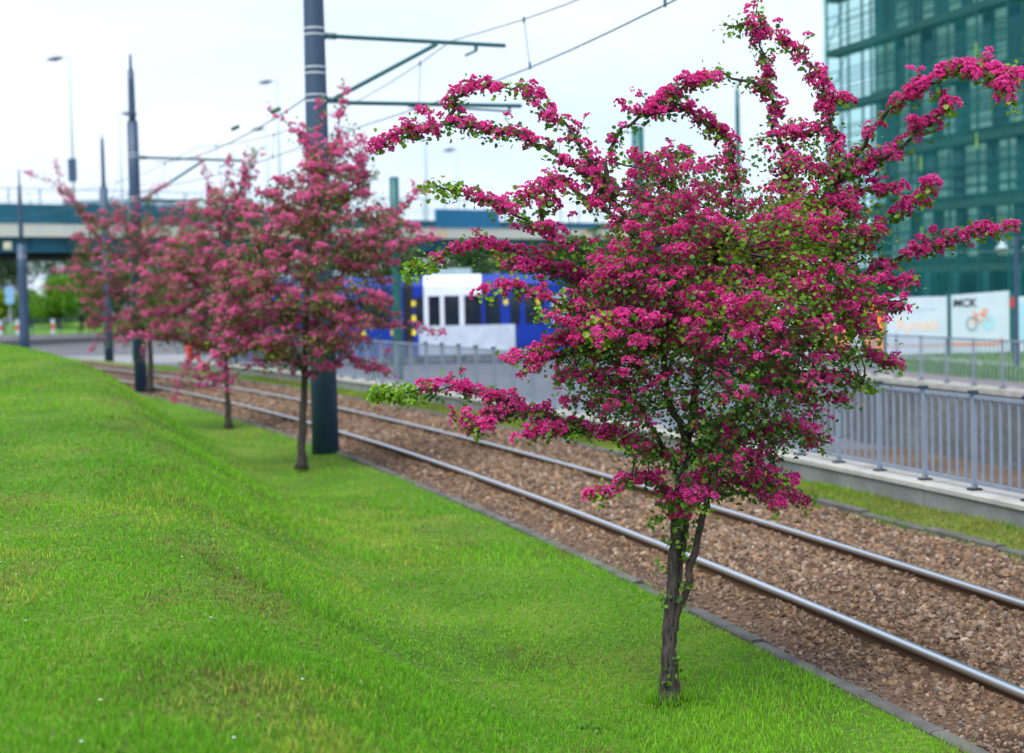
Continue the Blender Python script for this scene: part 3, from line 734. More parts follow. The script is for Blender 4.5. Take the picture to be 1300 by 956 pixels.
def lawn_grass(n):
    d = 2.6*(62/2.6)**rng.random(n); a = rng.uniform(-.405, .36, n); wide = rng.random(n) < .13; a[wide] = rng.uniform(-.85, -.40, wide.sum()); X, Y = d*np.sin(a), d*np.cos(a)
    y, u = track_uv(X, Y); k = (u < U_EDGE_L-.05) & (y < 74) & (u > -30); X, Y, y, u, d = X[k], Y[k], y[k], u[k], d[k]; n = len(X)
    P = np.stack([X, Y, lawn_z(y, u)-.004], 1)
    tall = .75+.6*vnoise(X*2.4+5, Y*2.4, 51)+.5*(vnoise(X*.7, Y*.7+5, 52) > .62)
    h = .028*tall*rng.uniform(.5, 1.4, n)*np.clip((d/9)**.2, .8, 1.5); w = np.clip(.0038*(d/5.5)**.75, .0030, .03)*rng.uniform(.7, 1.3, n)
    c = lawn_tint(P, n); mb = MB(); near = d < 16
    wv = U_EDGE_L-u; sc = np.exp(-((wv-(1.95-.75*sstep(11, 29, Y))-1.7-.5*(vnoise(Y*.8, Y*0+3, 55)-.5))/.32)**2)*np.clip((vnoise(X*1.5+9, Y*.9, 56)-.42)*4, 0, 1)      # turf scuffed along the crest of the bank
    k = rng.random(n) < sc*.6; c[k] = np.array([.20, .15, .07])*rng.uniform(.5, 1.2, (k.sum(), 1)); h = np.where(rng.random(n) < sc*.5, h*.5, h)
    c *= 1.07
    m = 420; a2 = rng.uniform(0, 2*PI, m); r2 = .055+.09*rng.random(m)**1.5; q2 = np.stack([.88+r2*np.cos(a2), 8.29+r2*np.sin(a2), np.full(m, -.085)], 1)  # uncut ring round the stem
    mb.add(*blades('', q2, .085*rng.uniform(.4, 1.3, m), np.full(m, .005), lawn_tint(q2, m)*.85))
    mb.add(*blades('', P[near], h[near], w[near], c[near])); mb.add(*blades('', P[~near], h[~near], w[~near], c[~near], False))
    # mown clippings and broad weeds
    m = 9000; i = rng.choice(np.where(near)[0], m); q = P[i]+np.array([0, 0, .022]); e = unit(m); e[:, 2] *= .2; ln = rng.uniform(.012, .04, (m, 1)); s = np.cross(e, [0, 0, 1.])*.0016*np.clip(d[i]/5, 1, 3)[:, None]
    V = np.stack([q-e*ln-s, q-e*ln+s, q+e*ln+s, q+e*ln-s], 1); cc = np.array([.34, .33, .14])*rng.uniform(.6, 1.1, (m, 1))
    mb.add(V.reshape(-1, 3), np.arange(m*4).reshape(-1, 4), np.repeat(cc, 4, 0))
    kind(mb.build('grass', 'blade'), 'stuff')
    i = rng.choice(np.where(d < 14)[0], 40); Q = P[i][vnoise(P[i][:, 0]*1.3, P[i][:, 1]*1.3, 61) > .52]
    wd = MB(); q = np.repeat(Q, 9, 0)+np.array([0, 0, .028])+.03*rng.standard_normal((len(Q)*9, 3))*[1, 1, .25]; m = len(q)
    scatter_leaves(wd, q, np.tile([0, 0, 1.], (m, 1))+.25*rng.standard_normal((m, 3)), rng.uniform(.02, .045, m), np.array([.08, .22, .03])*rng.uniform(.7, 1.4, (m, 1)), False)
    kind(wd.build('weeds', 'leaf'), 'stuff')
    i = rng.choice(np.where((d > 4) & (d < 26))[0], 70); Q = P[i]; Q = Q[vnoise(Q[:, 0]*.9+4, Q[:, 1]*.5, 62) > .45]; ds = MB(); m = len(Q)
    V, F = [], []
    for k in range(6):
        aa = k*PI/3; V.append(Q+np.array([math.cos(aa), math.sin(aa), .2])*.008+np.array([0, 0, .045]))
    ds.add(np.stack(V, 1).reshape(-1, 3), np.arange(m*6).reshape(-1, 6), np.tile([.8, .8, .78], (m*6, 1)))
    kind(ds.build('daisies', 'petal'), 'stuff')
lawn_grass(590000)

def verge_grass(n):
    y = 7.*(46/7.)**rng.random(n); u = rng.uniform(2.06, U_WALL-.02, n)
    P = track(y, u, verge_z(y, u)-.004); P[:, :2] += .01*rng.standard_normal((n, 2)); h = .05*rng.uniform(.4, 1.5, n)*(.5+vnoise(y*1.5, u*4, 71)); w = np.clip(.006*(y/8)**.7, .005, .03)*rng.uniform(.7, 1.3, n)
    c = lawn_tint(P, n)*.95; old = rng.random(n) < .25+.5*vnoise(y*1.1, u*5, 72); c[old] = np.array([.25, .22, .08])*rng.uniform(.5, 1.2, (old.sum(), 1))
    # tufts creeping over both edging stones
    m = n//10; y2 = 6.5*(46/6.5)**rng.random(m); u2 = np.where(rng.random(m) < .6, U_EDGE_L-.09+.06*rng.standard_normal(m), 1.92+.07*rng.standard_normal(m)); k = vnoise(y2*1.3, u2*0+3, 73) > .55; y2, u2 = y2[k], u2[k]; m = len(y2)
    P2 = track(y2, u2, np.full(m, -.085)); c2 = lawn_tint(P2, m)
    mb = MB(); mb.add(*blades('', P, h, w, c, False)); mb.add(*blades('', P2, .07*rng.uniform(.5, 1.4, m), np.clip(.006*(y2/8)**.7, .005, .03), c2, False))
    kind(mb.build('verge_grass', 'blade'), 'stuff')
verge_grass(60000)

# ------------------------------------------------------------------ wall and railing beside the track
wl = thing('low_wall', 'low concrete wall under the long grey railing beside the track', 'wall', track(20., U_WALL, 0.)); org = np.array(wl.location)
mb, cp = MB(), MB(); y = -4.
while y < 43:
    mb.sweep([(U_WALL, -2.6), (U_WALL+.40, -2.6), (U_WALL+.40, .155), (U_WALL, .155)], lambda t, u, z: track(np.full(len(u), t), u, z), np.linspace(y, y+1.992, 4))
    dz = .004*rng.standard_normal()
    cp.sweep([(U_WALL-.03, .158), (U_WALL+.43, .158), (U_WALL+.43, .205+dz), (U_WALL+.41, .215+dz), (U_WALL-.01, .215+dz), (U_WALL-.03, .205+dz)], lambda t, u, z: track(np.full(len(u), t), u, z), np.linspace(y, y+1.99, 4))
    y += 2.
mb.build('wall_block', 'concrete', wl, org=org); cp.build('coping', 'concrete_pale', wl, org=org)

def railing(name, label, fn, t0, t1, pitch, z0, h, nbar, caps, bar_r, group):
    """posts with welded bar panels between; fn(t, off, z) is a point on its line"""
    c = fn((t0+t1)/2, 0, z0); root = thing(name, label, 'railing', c, 0, group); org = np.array(root.location)
    ts = np.arange(t0, t1, pitch)
    for i, t in enumerate(ts):
        a = fn(t, 0, 0.); b = fn(t+.05, 0, 0.); T = rotT((a[0], a[1], 0), (b-a)[:2])
        p = MB().box(-.021, .021, -.024, .024, z0, z0+h, T); po = p.build('post', 'rail_grey', root, org=org)
        if caps: MB().box(-.035, .035, -.03, .05, z0+h+.002, z0+h+.035, T).build('clamp', 'rail_dark', po, org=org)
        MB().box(-.05, .05, -.06, .06, z0-.012, z0+.012, T).build('foot_plate', 'rubber', po, org=org)
        if i == len(ts)-1: break
        e = fn(ts[i+1], 0, 0.); d = e-a; L = np.linalg.norm(d[:2]); T = rotT((a[0], a[1], 0), d[:2]); pn = MB()
        zb, zt = z0+.075, z0+h-.03
        dz = e[2]-a[2]
        pn.box(.03, L-.03, -.018, .018, zb-.016, zb+.016, T); pn.box(.03, L-.03, -.02, .02, zt-.018, zt+.018, T)
        for k in range(nbar):
            x = (k+1)*L/(nbar+1); pn.box(x-bar_r, x+bar_r, -.011, .011, zb+.016, zt-.018, T)
        pn.build('bar_panel', 'rail_grey', root, org=org)
    return root
railing('railing', 'long light grey railing on the low concrete wall beside the track', lambda t, o, z: track(t, U_WALL+.16+o, z), 3.4, 43, .77, .222, .97, 5, True, .0115, 'grey bar railings')

# the ramp beyond the railing: retaining wall with its own railing on top
RA, RB = np.array([13.2, 18.0]), np.array([5.1, 44.5]); RD = (RB-RA)/np.linalg.norm(RB-RA); RL = np.linalg.norm(RB-RA)
RT = rotT((*RA, 0), RD)                                               # along, left (-) is east of it
wl = thing('retaining_wall', 'stained grey retaining wall of the tram ramp behind the long railing', 'wall', (*((RA+RB)/2), 0)); org = np.array(wl.location)
MB().box(-14, RL, -.45, 0, -2.6, -.07, RT).build('wall_face', 'wall_ramp', wl, org=org)
MB().box(-14, RL+.02, -.5, .06, -.068, .05, RT).build('coping', 'concrete_pale', wl, org=org)
railing('railing', 'second grey railing on top of the retaining wall in front of the white hoarding', lambda t, o, z: np.array([*(RA+RD*t), z]) + np.array([.2, .06, 0]), -12, RL, .98, .06, 1.0, 6, False, .010, 'grey bar railings')
# floor of the ramp
ta = np.linspace(4, 31, 60); G = []
for t in ta:
    a = track(t, U_WALL+.4)[:2]; yq = a[1]; k = (yq-RA[1])/(RB[1]-RA[1]); b = RA+(RB-RA)*k
    s = np.linspace(0, 1, 20)[:, None]; q = a*(1-s)+b*s; G.append(np.concatenate([q, base_z(q[:, :1], q[:, 1:])+.012], 1))
kind(MB().grid(np.array(G)).build('ramp_floor', 'trench', smooth=True), 'structure')
# ground on the far side: paving, lawn, path, lawn, out to the building
def slab(name, mat, t0, t1, n0, n1, z):
    a, b = np.meshgrid(np.linspace(t0, t1, 40), np.linspace(n0, n1, 6), indexing='ij')
    v = RT(np.stack([a.ravel(), -b.ravel(), np.full(a.size, z)], 1)).reshape(40, 6, 3); return kind(MB().grid(v).build(name, mat, smooth=True), 'structure')
slab('pavement', 'paving', -14, RL+1, .42, 2.4, -.06)
slab('park_lawn', 'far_grass', -14, RL+8, 2.35, 5.1, -.052)
slab('footpath', 'path', -14, RL+8, 5.05, 6.3, -.044)
slab('park_lawn', 'far_grass', -14, RL+8, 6.25, 60, -.05)
gm = MB(); n = 24000; t = rng.uniform(-6, 24, n); nn = np.where(rng.random(n) < .8, rng.uniform(2.4, 5.0, n), rng.uniform(6.3, 10, n)); P = RT(np.stack([t, -nn, np.full(n, -.055)], 1))
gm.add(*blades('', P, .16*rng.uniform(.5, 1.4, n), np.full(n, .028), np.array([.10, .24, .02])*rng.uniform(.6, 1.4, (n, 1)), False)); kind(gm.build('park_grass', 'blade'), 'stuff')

# ------------------------------------------------------------------ overhead line poles and wires
def perp(y): a = track(y, 0.); b = track(y, 1.); return (b-a)[:2]
def tram_pole(loc, label, segs, straps, mat='steel_blue', arms=None, flange=.3):
    root = thing('tram_pole', label, 'pole', loc, 0, 'overhead line poles'); zt = None
    names = ['shaft', 'upper_shaft', 'tip']
    for i, (z0, z1, r0, r1) in enumerate(segs):
        zz = np.linspace(z0, z1, 6); s = MB().tube(np.stack([zz*0, zz*0, zz], 1), np.linspace(r0, r1, 6), 24); o = s.build(names[i], mat, root, smooth=False)
        o.data.polygons.foreach_set('use_smooth', np.array([len(p.vertices) == 4 for p in o.data.polygons])); zt = z1
        if i: MB().tube([(0, 0, z0-.05), (0, 0, z0+.06)], [r0*1.5, r0*1.35], 16).build('collar', mat, root)
    MB().tube([(0, 0, zt), (0, 0, zt+.03)], [segs[-1][3]*1.05, segs[-1][3]*.7], 16).build('cap', mat, root)
    if flange: MB().tube([(0, 0, -.15), (0, 0, -.03)], [flange, flange*.97], 20).build('base', 'concrete', root)
    z0, z1, r0, r1 = segs[0]
    for z in straps:
        r = r0+(r1-r0)*(z-z0)/(z1-z0)+.006
        for d in (-.045, .045):
            MB().tube([(0, 0, z+d-.013), (0, 0, z+d+.013)], [r, r], 24, cap=False).build('strap', 'strap', root)
    if arms:
        zu, zl, L, y0 = arms; d = perp(y0); D = lambda s, z, k=0: (d[0]*s-d[1]*k, d[1]*s+d[0]*k, z)
        r = r0+(r1-r0)*.7
        MB().tube([D(r+.12, zu), D(L, zu-.02)], .032, 10).build('upper_arm', 'steel_teal', root)
        MB().tube([D(r+.30, zl-.03), D(L+.25, zl)], .032, 10).build('lower_arm', 'steel_teal', root)
        MB().tube([D(r+.12, zl+.02), D(L*.62, zu-.06)], .034, 10).build('brace', 'steel_teal', root)
        MB().tube([D(L*.62, zu-.08), D(L*.62, zu)], .04, 8).build('arm_clamp', 'steel_teal', root)
        for z in (zu, zl):
            ins = MB()
            for k in range(4): ins.tube([D(r+.02+k*.045, z), D(r+.035+k*.045, z)], [.055, .055], 10)
            ins.tube([D(r-.02, z), D(r+.32, z-.01)], .02, 8); ins.build('insulator', 'steel_teal', root)
        MB().tube([D(L*.72, zl-.06), D(L+.05, zl-.09)], .016, 8).tube([D(L+.05, zl-.12), D(L+.05, zl+.02)], .022, 8).build('steady_arm', 'steel_teal', root)
        MB().tube([D(L*.84, zu-.12), D(L*.84, zu-.02)], .03, 8).tube([D(L*.84, zu-.12), D(L*.78, zu-.20)], .018, 8).build('hanger', 'steel_teal', root)
    return root
tram_pole((-2.83, 21.25, -.07), 'thick dark blue pole with bracket arms behind the blurred hawthorn', [(0, 9.2, .205, .130)], [6.27, 5.70, 5.29], arms=(6.22, 5.27, 3.05, 20.8), flange=.30)
tram_pole((-9.42, 35.95, -.1), 'stepped dark pole with bracket arms beside the farthest hawthorn trunk', [(0, 6.75, .155, .135), (6.75, 8.05, .09, .075), (8.05, 8.45, .04, .03)], [5.95, 4.85], arms=(5.90, 4.85, 2.85, 35.5), flange=.28)
tram_pole((-14.55, 51.3, -.12), 'stepped pole standing far back along the tram curve left of the pole with arms', [(0, 6.3, .16, .14), (6.3, 8.0, .07, .06), (8., 8.2, .03, .02)], [], flange=.25)
tram_pole((-20.9, 61., -.35), 'leftmost stepped pole rising from behind the grassy bank', [(0, 4.9, .22, .19), (4.9, 7.4, .10, .08), (7.4, 8.1, .04, .03)], [4.4], flange=.4)
tram_pole((-3.0, 37.4, -.3), 'flat topped teal pole standing in front of the blue tram', [(0, 5.55, .135, .125)], [], 'steel_teal', flange=.2)
tram_pole((3.35, 36.8, -1.6), 'thick flat topped teal pole peeping over the nearest hawthorn', [(0, 7.95, .17, .155)], [], 'steel_teal', flange=.2)
tram_pole((7.65, 47.5, -.4), 'slim stepped teal pole behind the top of the nearest hawthorn', [(0, 5.6, .13, .12), (5.6, 9.05, .085, .07), (9.05, 9.4, .03, .02)], [], 'steel_teal', flange=.2)
tram_pole((-15.4, 58.0, -.4), 'short thin pole just left of the stepped pole with bracket arms', [(0, 6.6, .10, .09)], [], 'steel_teal', flange=.2)

ol = thing('overhead_line', 'tram overhead wires with droppers hanging over the track from the bracket arms', 'wire', track(22., 0, 5.2)); org = np.array(ol.location)
mes, con, ys = [], [], np.concatenate([np.arange(4, 56, 1.3), [58]])
sup = np.array([6.3, 20.8, 35.5, 50.])
for y in ys:
    k = np.searchsorted(sup, y); a = sup[max(0, k-1)]; b = sup[min(3, k)]; f = (y-a)/(b-a) if b > a else 0
    sag = .35*4*f*(1-f) if 0 <= f <= 1 else 0
    con.append(track(y, .05+.12*math.sin(y*.42), 5.17)); mes.append(track(y, .10, 5.98-sag))
MB().tube(con, .009, 6).build('contact_wire', 'wire', ol, org=org); MB().tube(mes, .007, 6).build('messenger_wire', 'wire', ol, org=org)
for i in range(2, len(ys)-4, 3):
    dr = MB().tube([con[i], mes[i]], .005, 5); dr.tube([con[i]-np.array([0, 0, .02]), con[i]+np.array([0, 0, .07])], .016, 6); dr.tube([mes[i]-np.array([0, 0, .04]), mes[i]+np.array([0, 0, .03])], .016, 6); dr.build('dropper', 'wire', ol, org=org)
a = np.array([-2.95, 21.25, 5.25]); b = np.array([-9.0, 36.4, 5.7])
gw = tag(MB().tube([a+(b-a)*t+np.array([0, 0, -.25*4*t*(1-t)]) for t in np.linspace(0, 1, 12)], .010, 6).tube([a+(b-a)*.12, a+(b-a)*.15], .04, 8).tube([a+(b-a)*.33, a+(b-a)*.36], .04, 8).build('guy_wire', 'wire', loc=tuple(a)), 'steep stay wire with insulators running from the thick pole to the stepped pole with arms', 'wire')
a, b = np.array([6.0, 52., 3.4]), np.array([26., 40., 2.95])
tag(MB().tube([a+(b-a)*t+np.array([0, 0, -.3*t*(1-t)]) for t in np.linspace(0, 1, 10)], .014, 6).build('span_wire', 'wire', loc=tuple(a)), 'single thin cable crossing in front of the green netted building', 'wire')

# ------------------------------------------------------------------ road bridge across the back
BA = np.array([-28.6, 80.]); BD = np.array([26.9, 22.]); BD = BD/np.linalg.norm(BD); BT = rotT((*BA, 0), BD)
def bt(px, off=0.):       # distance along the bridge for a bearing
    k = (px-650)/1805.; return (k*BA[1]-BA[0])/(BD[0]-k*BD[1])
br = thing('road_bridge', 'teal steel road bridge with a rusty cream band crossing the background', 'bridge', (*BA, 0)); org = np.array(br.location)
T0, T1 = -30., 92.
MB().box(T0, T1, 0, 11, 5.70, 6.45, BT).build('deck', 'cream_rust', br, org=org)
for n0 in (.35, 3.6, 7.0, 10.3):
    g = MB().box(T0, T1, n0, n0+.12, 4.90, 5.697, BT).box(T0, T1, n0-.2, n0+.32, 4.82, 4.897, BT)
    for t in np.arange(T0+1, T1, 2.2): g.box(t, t+.03, n0-.16, n0-.003, 4.9, 5.695, BT)
    g.build('girder', 'bridge_teal', br, org=org)
MB().box(T0, T1, .9, 10.2, 4.55, 4.80, BT).build('shaded_underside', 'bridge_shade', br, org=org)  # bridge shadow put into the colour of this slab
tl, tm0, tm1 = bt(437), bt(556), bt(637)
for t0 in np.arange(T0, tl-.1, 3.6):
    p = MB().box(t0+.02, min(t0+3.56, tl), -.04, .04, 6.46, 7.56, BT); p.build('parapet_panel', 'bridge_teal', br, org=org)
for t0 in np.arange(tm0, tm1-.5, 4.0): MB().box(t0+.01, min(t0+3.99, tm1), -.06, .06, 6.46, 7.75, BT).build('sign_panel', 'bridge_blue', br, org=org)
MB().box(tl+.1, T1, -.04, .04, 6.46, 6.95, BT).build('low_parapet', 'bridge_teal', br, org=org)
for n0 in (0., 10.9):
    r = MB().box(T0, T1, n0-.02, n0+.02, 8.40, 8.46, BT)
    for t in np.arange(T0, T1, 1.8 if n0 == 0 else 3.6): r.box(t-.04, t+.04, n0-.035+.1, n0+.035+.1, 6.45, 8.398, BT)
    if n0 == 0: r.box(tl, T1, n0-.02, n0+.02, 7.4, 7.44, BT)
    r.build('handrail', 'lamp_grey', br, org=org)
MB().box(bt(10), bt(20), .12, .16, 4.98, 5.42, BT).build('number_plate', 'plate', br, org=org)
for px in (-90, 330, 800):
    for n0 in (2.2, 8.0): MB().tube(BT(np.array([(bt(px), n0, -.8), (bt(px), n0, 4.55)])), .55, 16).build('pier', 'concrete', br, org=org)

def lamp_post(px, y, zb, zt, label, arm, sign=False, r=.09, side=-1):
    x = (px-650)/1805.*y; root = thing('street_lamp', label, 'street lamp', (x, y, zb), 0, 'tall street lamps on the bridge')
    h = zt-zb
    MB().tube([(0, 0, 0), (0, 0, h*.5), (0, 0, h)], [r, r*.8, r*.5], 8).build('post', 'lamp_grey', root, smooth=True)
    MB().tube([(0, 0, h-.03), (side*arm*.5, 0, h+.1), (side*arm, 0, h+.08)], r*.5, 6).build('arm', 'lamp_grey', root)
    v = MB().tube([(side*(arm-.1), 0, h+.04), (side*(arm+.35), 0, h-.02), (side*(arm+.85), 0, h-.06)], [.07, .16, .05], 8); v.build('lamp_head', 'steel_blue', root, smooth=True)
    if sign: MB().box(-.26, .26, -.12, -.09, h*.27, h*.27+1.4).build('sign_plate', 'steel_blue', root); 
BZ = 6.46
lamp_post(100, 87, BZ, 16.7, 'street lamp on the bridge with a sign plate on its post', .5, True)
lamp_post(361, 100, BZ, 16.9, 'street lamp with a left facing head behind the thick dark pole', .45)
lamp_post(346, 112, BZ, 15.0, 'faint thin street lamp just left of the one behind the thick pole', .3, r=.07)
lamp_post(161, 92, BZ, 13.9, 'thin street lamp seen right beside the stepped pole with arms', .3, r=.07, side=1)
lamp_post(546, 108, BZ, 16.0, 'pale street lamp above the tram under the longest blossom arch', .4, r=.09)
lamp_post(586, 118, BZ, 13.6, 'faintest street lamp to the right of the pale lamp above the tram', .3, r=.06)

# ------------------------------------------------------------------ tram
TY = 54.; tr = thing('tram', 'blue low floor tram with a white printed middle section behind the railing', 'tram', (-3.9, TY, -.5), math.radians(-1.0))
prof = [(-1.18, .32), (-1.2, .9), (-1.2, 1.42), (-1.19, 2.9), (-1.06, 3.2), (-.8, 3.29), (.8, 3.29), (1.06, 3.2), (1.19, 2.9), (1.2, .9), (1.18, .32)]
def xsweep(mb, x0, x1, pf): return mb.sweep(pf, lambda t, u, z: np.stack([np.full(len(u), t), u, z], 1), [x0, x1])
def X(px): return (px-650)/1805.*(TY-1.2)+3.9
x_r, x_l = X(700), X(292)
xsweep(MB(), X(526), x_r, prof).build('body', 'tram_blue', tr)
nose = MB(); ts = np.linspace(0, 1, 6)
nose.sweep(prof, lambda t, u, z: np.stack([x_r+.004+(t*.95)*(1-.42*np.clip((z-1.2)/2.1, 0, 1)), u*(1-.22*t*t), z], 1), ts).build('cab', 'tram_blue', tr)
xsweep(MB(), x_l, X(514), prof).build('body', 'tram_blue', tr)
xsweep(MB(), X(514)+.004, X(526)-.004, [(u*.94, z*.985+.02) for u, z in prof]).build('bellows', 'rubber', tr)
f = -1.2
def pane(name, mat, a, b, z0, z1, out): MB().box(X(a), X(b), f-out, f-out+.012, z0, z1).build(name, mat, tr)
# white wrap of the middle section
wr = [(-1.212, 2.53), (-1.205, 2.91), (-1.075, 3.215), (-.8, 3.304), (-.8, 3.296), (-1.06, 3.205), (-1.19, 2.9), (-1.2, 2.53)]
xsweep(MB(), X(540), X(613), wr).build('white_wrap', 'tram_white', tr)
pane('printed_skirt', 'tram_wrap', 533, 655, .33, 1.42, .016)
for a, b in ((540, 545.5), (560.5, 565.5), (585, 591)): pane('window_pillar', 'tram_white', a, b, 1.424, 2.526, .020)
for a, b in ((545.5, 560.5), (565.5, 585), (591, 612), (617, 637), (649, 662), (668, 690)): pane('window', 'glass_dark', a+.3, b-.3, 1.43, 2.50, .014)
for a, b in ((528, 539.6), (458, 496), (420, 452), (384, 414), (345, 378), (308, 340)): pane('window', 'glass_dark', a, b, 1.43, 2.50, .014)
for px, z in ((527, 2.27), (527, 1.72), (526.5, 1.2), (500, 1.2), (644, 2.25), (685, 2.25), (462, 1.2)): pane('reflector', 'yellow', px-2.4, px+2.4, z-.1, z+.1, .024)
for a, b in ((516.5, 518), (538.9, 539.6), (612.6, 613.4), (655.4, 656.4), (690.6, 691.4), (418, 419), (453, 454), (497, 498), (380, 381), (342, 343)): pane('seam', 'rubber', a, b, .36, 2.9, .006)
pane('skirt_line', 'rubber', 293, 513, .60, .63, .006); pane('skirt_line', 'rubber', 657, 699, .60, .63, .006)
MB().box(X(668), X(692), f-.004, f+.02, 2.62, 2.86).build('route_box', 'glass_dark', tr)
ws = MB(); zz = np.linspace(1.35, 2.75, 8); pts = []
for z in zz: pts.append([(x_r+.95*(1-.42*np.clip((z-1.2)/2.1, 0, 1))+.03-.25*abs(u)**2.5, u*.93, z) for u in np.linspace(-1, 1, 9)])
ws.grid(np.array(pts)).build('windscreen', 'glass_pale', tr, smooth=True)
MB().grid(np.array([[(x_r+t*.95*(1-.42*np.clip((z-1.2)/2.1, 0, 1)), f*(1-.22*t*t)-.014, z) for t in np.linspace(.06, .85, 6)] for z in np.linspace(1.4, 2.5, 6)])).build('side_glass', 'glass_pale', tr)
for a, b in ((545, 600), (420, 470)): MB().box(X(a), X(b), -.75, .75, 3.30, 3.55).build('roof_unit', 'lamp_grey', tr)
for px in (320, 480, 560, 670):
    for s in (-.7, .7): MB().tube([(X(px)+s, -1.02, .31), (X(px)+s, -.9, .31)], .3, 16).build('wheel', 'rubber', tr)
MB().box(X(305), X(690), -1.0, 1.0, .22, .40).build('underframe', 'rubber', tr)

# ------------------------------------------------------------------ office block wrapped in scaffolding
OA = np.array([21.1, 82.]); OD = np.array([3.9, -13.]); OD = OD/np.linalg.norm(OD); ON = np.array([-OD[1], OD[0]])  # ON points away (right)
OT = rotT((*OA, 0), OD)
ob = thing('office_block', 'office block with tall pale and dark windows under green scaffold netting', 'building', (*OA, 0)); org = np.array(ob.location)
FL = 3.2; LN = 24.; NF = 9
MB().box(0, LN, 0, 16, -.3, NF*FL, OT).build('wall', 'facade', ob, org=org)
for k in range(1, NF+1): MB().box(-.12, LN, -.22, -.003, k*FL-.32, k*FL+.12, OT).build('floor_band', 'plank', ob, org=org)
wr_ = np.random.default_rng(12); cnt = 0
for k in range(1, 8):
    t = .35+.4*(k % 2); i = k % 2
    while t < LN-1.2 and cnt < 98:
        w = wr_.choice([1.05, 1.05, 1.35, 1.9], p=[.4, .3, .2, .1]); pale = i % 2 == 0; z0, z1 = k*FL+.14, k*FL+2.85
        if k == 4: z0 += .0
        o = MB().box(t, t+w-.06, -.05, -.004, z0, z1, OT).build('window', 'facade_white' if pale else 'facade_glass', ob, org=org)
        if pale:
            s = MB(); 
            for z in np.arange(z0+.35, z1, .55): s.box(t, t+w-.06, -.075, -.053, z, z+.06, OT)
            s.build('blind', 'facade', o, org=org)
        t += w; i += 1; cnt += 1
for t0 in np.arange(.3, LN-2, 2.6): MB().box(t0, t0+1.9, -.05, -.004, .3, 2.7, OT).build('ground_window', 'facade_glass', ob, org=org)
sc = thing('scaffolding', 'tube scaffolding with plank decks standing along the office block', 'scaffold', (*OA, 0)); org = np.array(sc.location)
S0 = -3.0
for t in np.arange(S0, LN, 2.45):
    for n in (-.45, -1.35):
        MB().tube(OT(np.array([(t, n, -.2), (t, n, NF*FL)])), .07, 6).build('standard', 'tube', sc, org=org)
for k in range(1, NF+1):
    dk = MB()
    for j in range(3): dk.box(S0-.05, LN, -1.38+j*.31, -1.10+j*.31, k*FL-.66, k*FL-.46, OT)
    dk.box(S0-.05, LN, -1.43, -1.39, k*FL-.66, k*FL-.28, OT)
    dk.build('deck', 'plank', sc, org=org)
    lg = MB()
    for dz in (.0, .5, 1.0, 1.6, 2.1):
        for n in (-.42, -1.40): lg.tube(OT(np.array([(S0, n, k*FL-.55+dz), (LN, n, k*FL-.55+dz)])), .036, 5)
    lg.build('ledger', 'tube', sc, org=org)
    bc = MB(); j = 0
    for t in (S0, S0+2.45*3, S0+2.45*7): bc.tube(OT(np.array([(t, -1.43, k*FL-.5), (t+2.45, -1.43, k*FL+2.5)])), .03, 5)
    bc.build('brace', 'tube', sc, org=org)
for t, z in ((2.45*4+S0, 4.2), (2.45*4+S0, 7.9), (2.45*6+S0, 13.), (2.45*6+S0, 8.6), (2.45*6+S0, 17.5), (2.45*4+S0, 12.)): MB().tube(OT(np.array([(t, -1.40, z), (t, -1.40, z+.75)])), .055, 8).build('tag', 'yellow', sc, org=org)
nt = MB(); tt = np.linspace(S0-.08, LN, 40); zz = np.linspace(1.2, NF*FL, 40); A, Bz = np.meshgrid(tt, zz, indexing='ij')
wob = -1.56-.05*np.sin(A*2*PI/2.45)*np.sin(Bz*1.9)+.03*(vnoise(A*1.3+9, Bz*1.3, 81)-.5)
nt.grid(OT(np.stack([A.ravel(), wob.ravel(), Bz.ravel()], 1)).reshape(40, 40, 3))
tag(nt.build('safety_net', 'net', loc=(*OT(np.array([(0, -1.5, 1.)]))[0],), smooth=True), 'sheer green safety net hung over the scaffolding of the office block', 'net')

# ------------------------------------------------------------------ white hoarding along the path
HY = 43.
def hx(px): return (px-650)/1805.*HY
def hz(px, py): return 2.4-(py-(361-(px-650)*.0218))/1805.*HY
def board(a, b, top, bot, mat, label, base=True, tilt=0.):
    x0, x1 = hx(a), hx(b); z1, z0 = hz((a+b)/2, top), -.02
    root = thing('hoarding', label, 'hoarding', ((x0+x1)/2, HY, z0), 0, 'hoarding panels in front of the building'); w = (x1-x0)/2
    MB().add(np.array([(-w, 0, .04), (w, 0, .04), (w, 0, z1-z0+tilt), (-w, 0, z1-z0), (-w, .03, .04), (w, .03, .04), (w, .03, z1-z0+tilt), (-w, .03, z1-z0)]), np.array([(0, 1, 2, 3), (7, 6, 5, 4), (0, 4, 5, 1), (1, 5, 6, 2), (2, 6, 7, 3), (3, 7, 4, 0)])).build('sheet', mat, root)
    for s in (-w*.7, w*.7): MB().box(s-.03, s+.03, .034, .09, -.05, z1-z0-.05).build('batten', 'steel_blue', root)
    return root, w, z1-z0
def strip(root, mat, name, x0, x1, z0, z1): MB().box(x0, x1, -.012, -.003, z0, z1).build(name, mat, root)
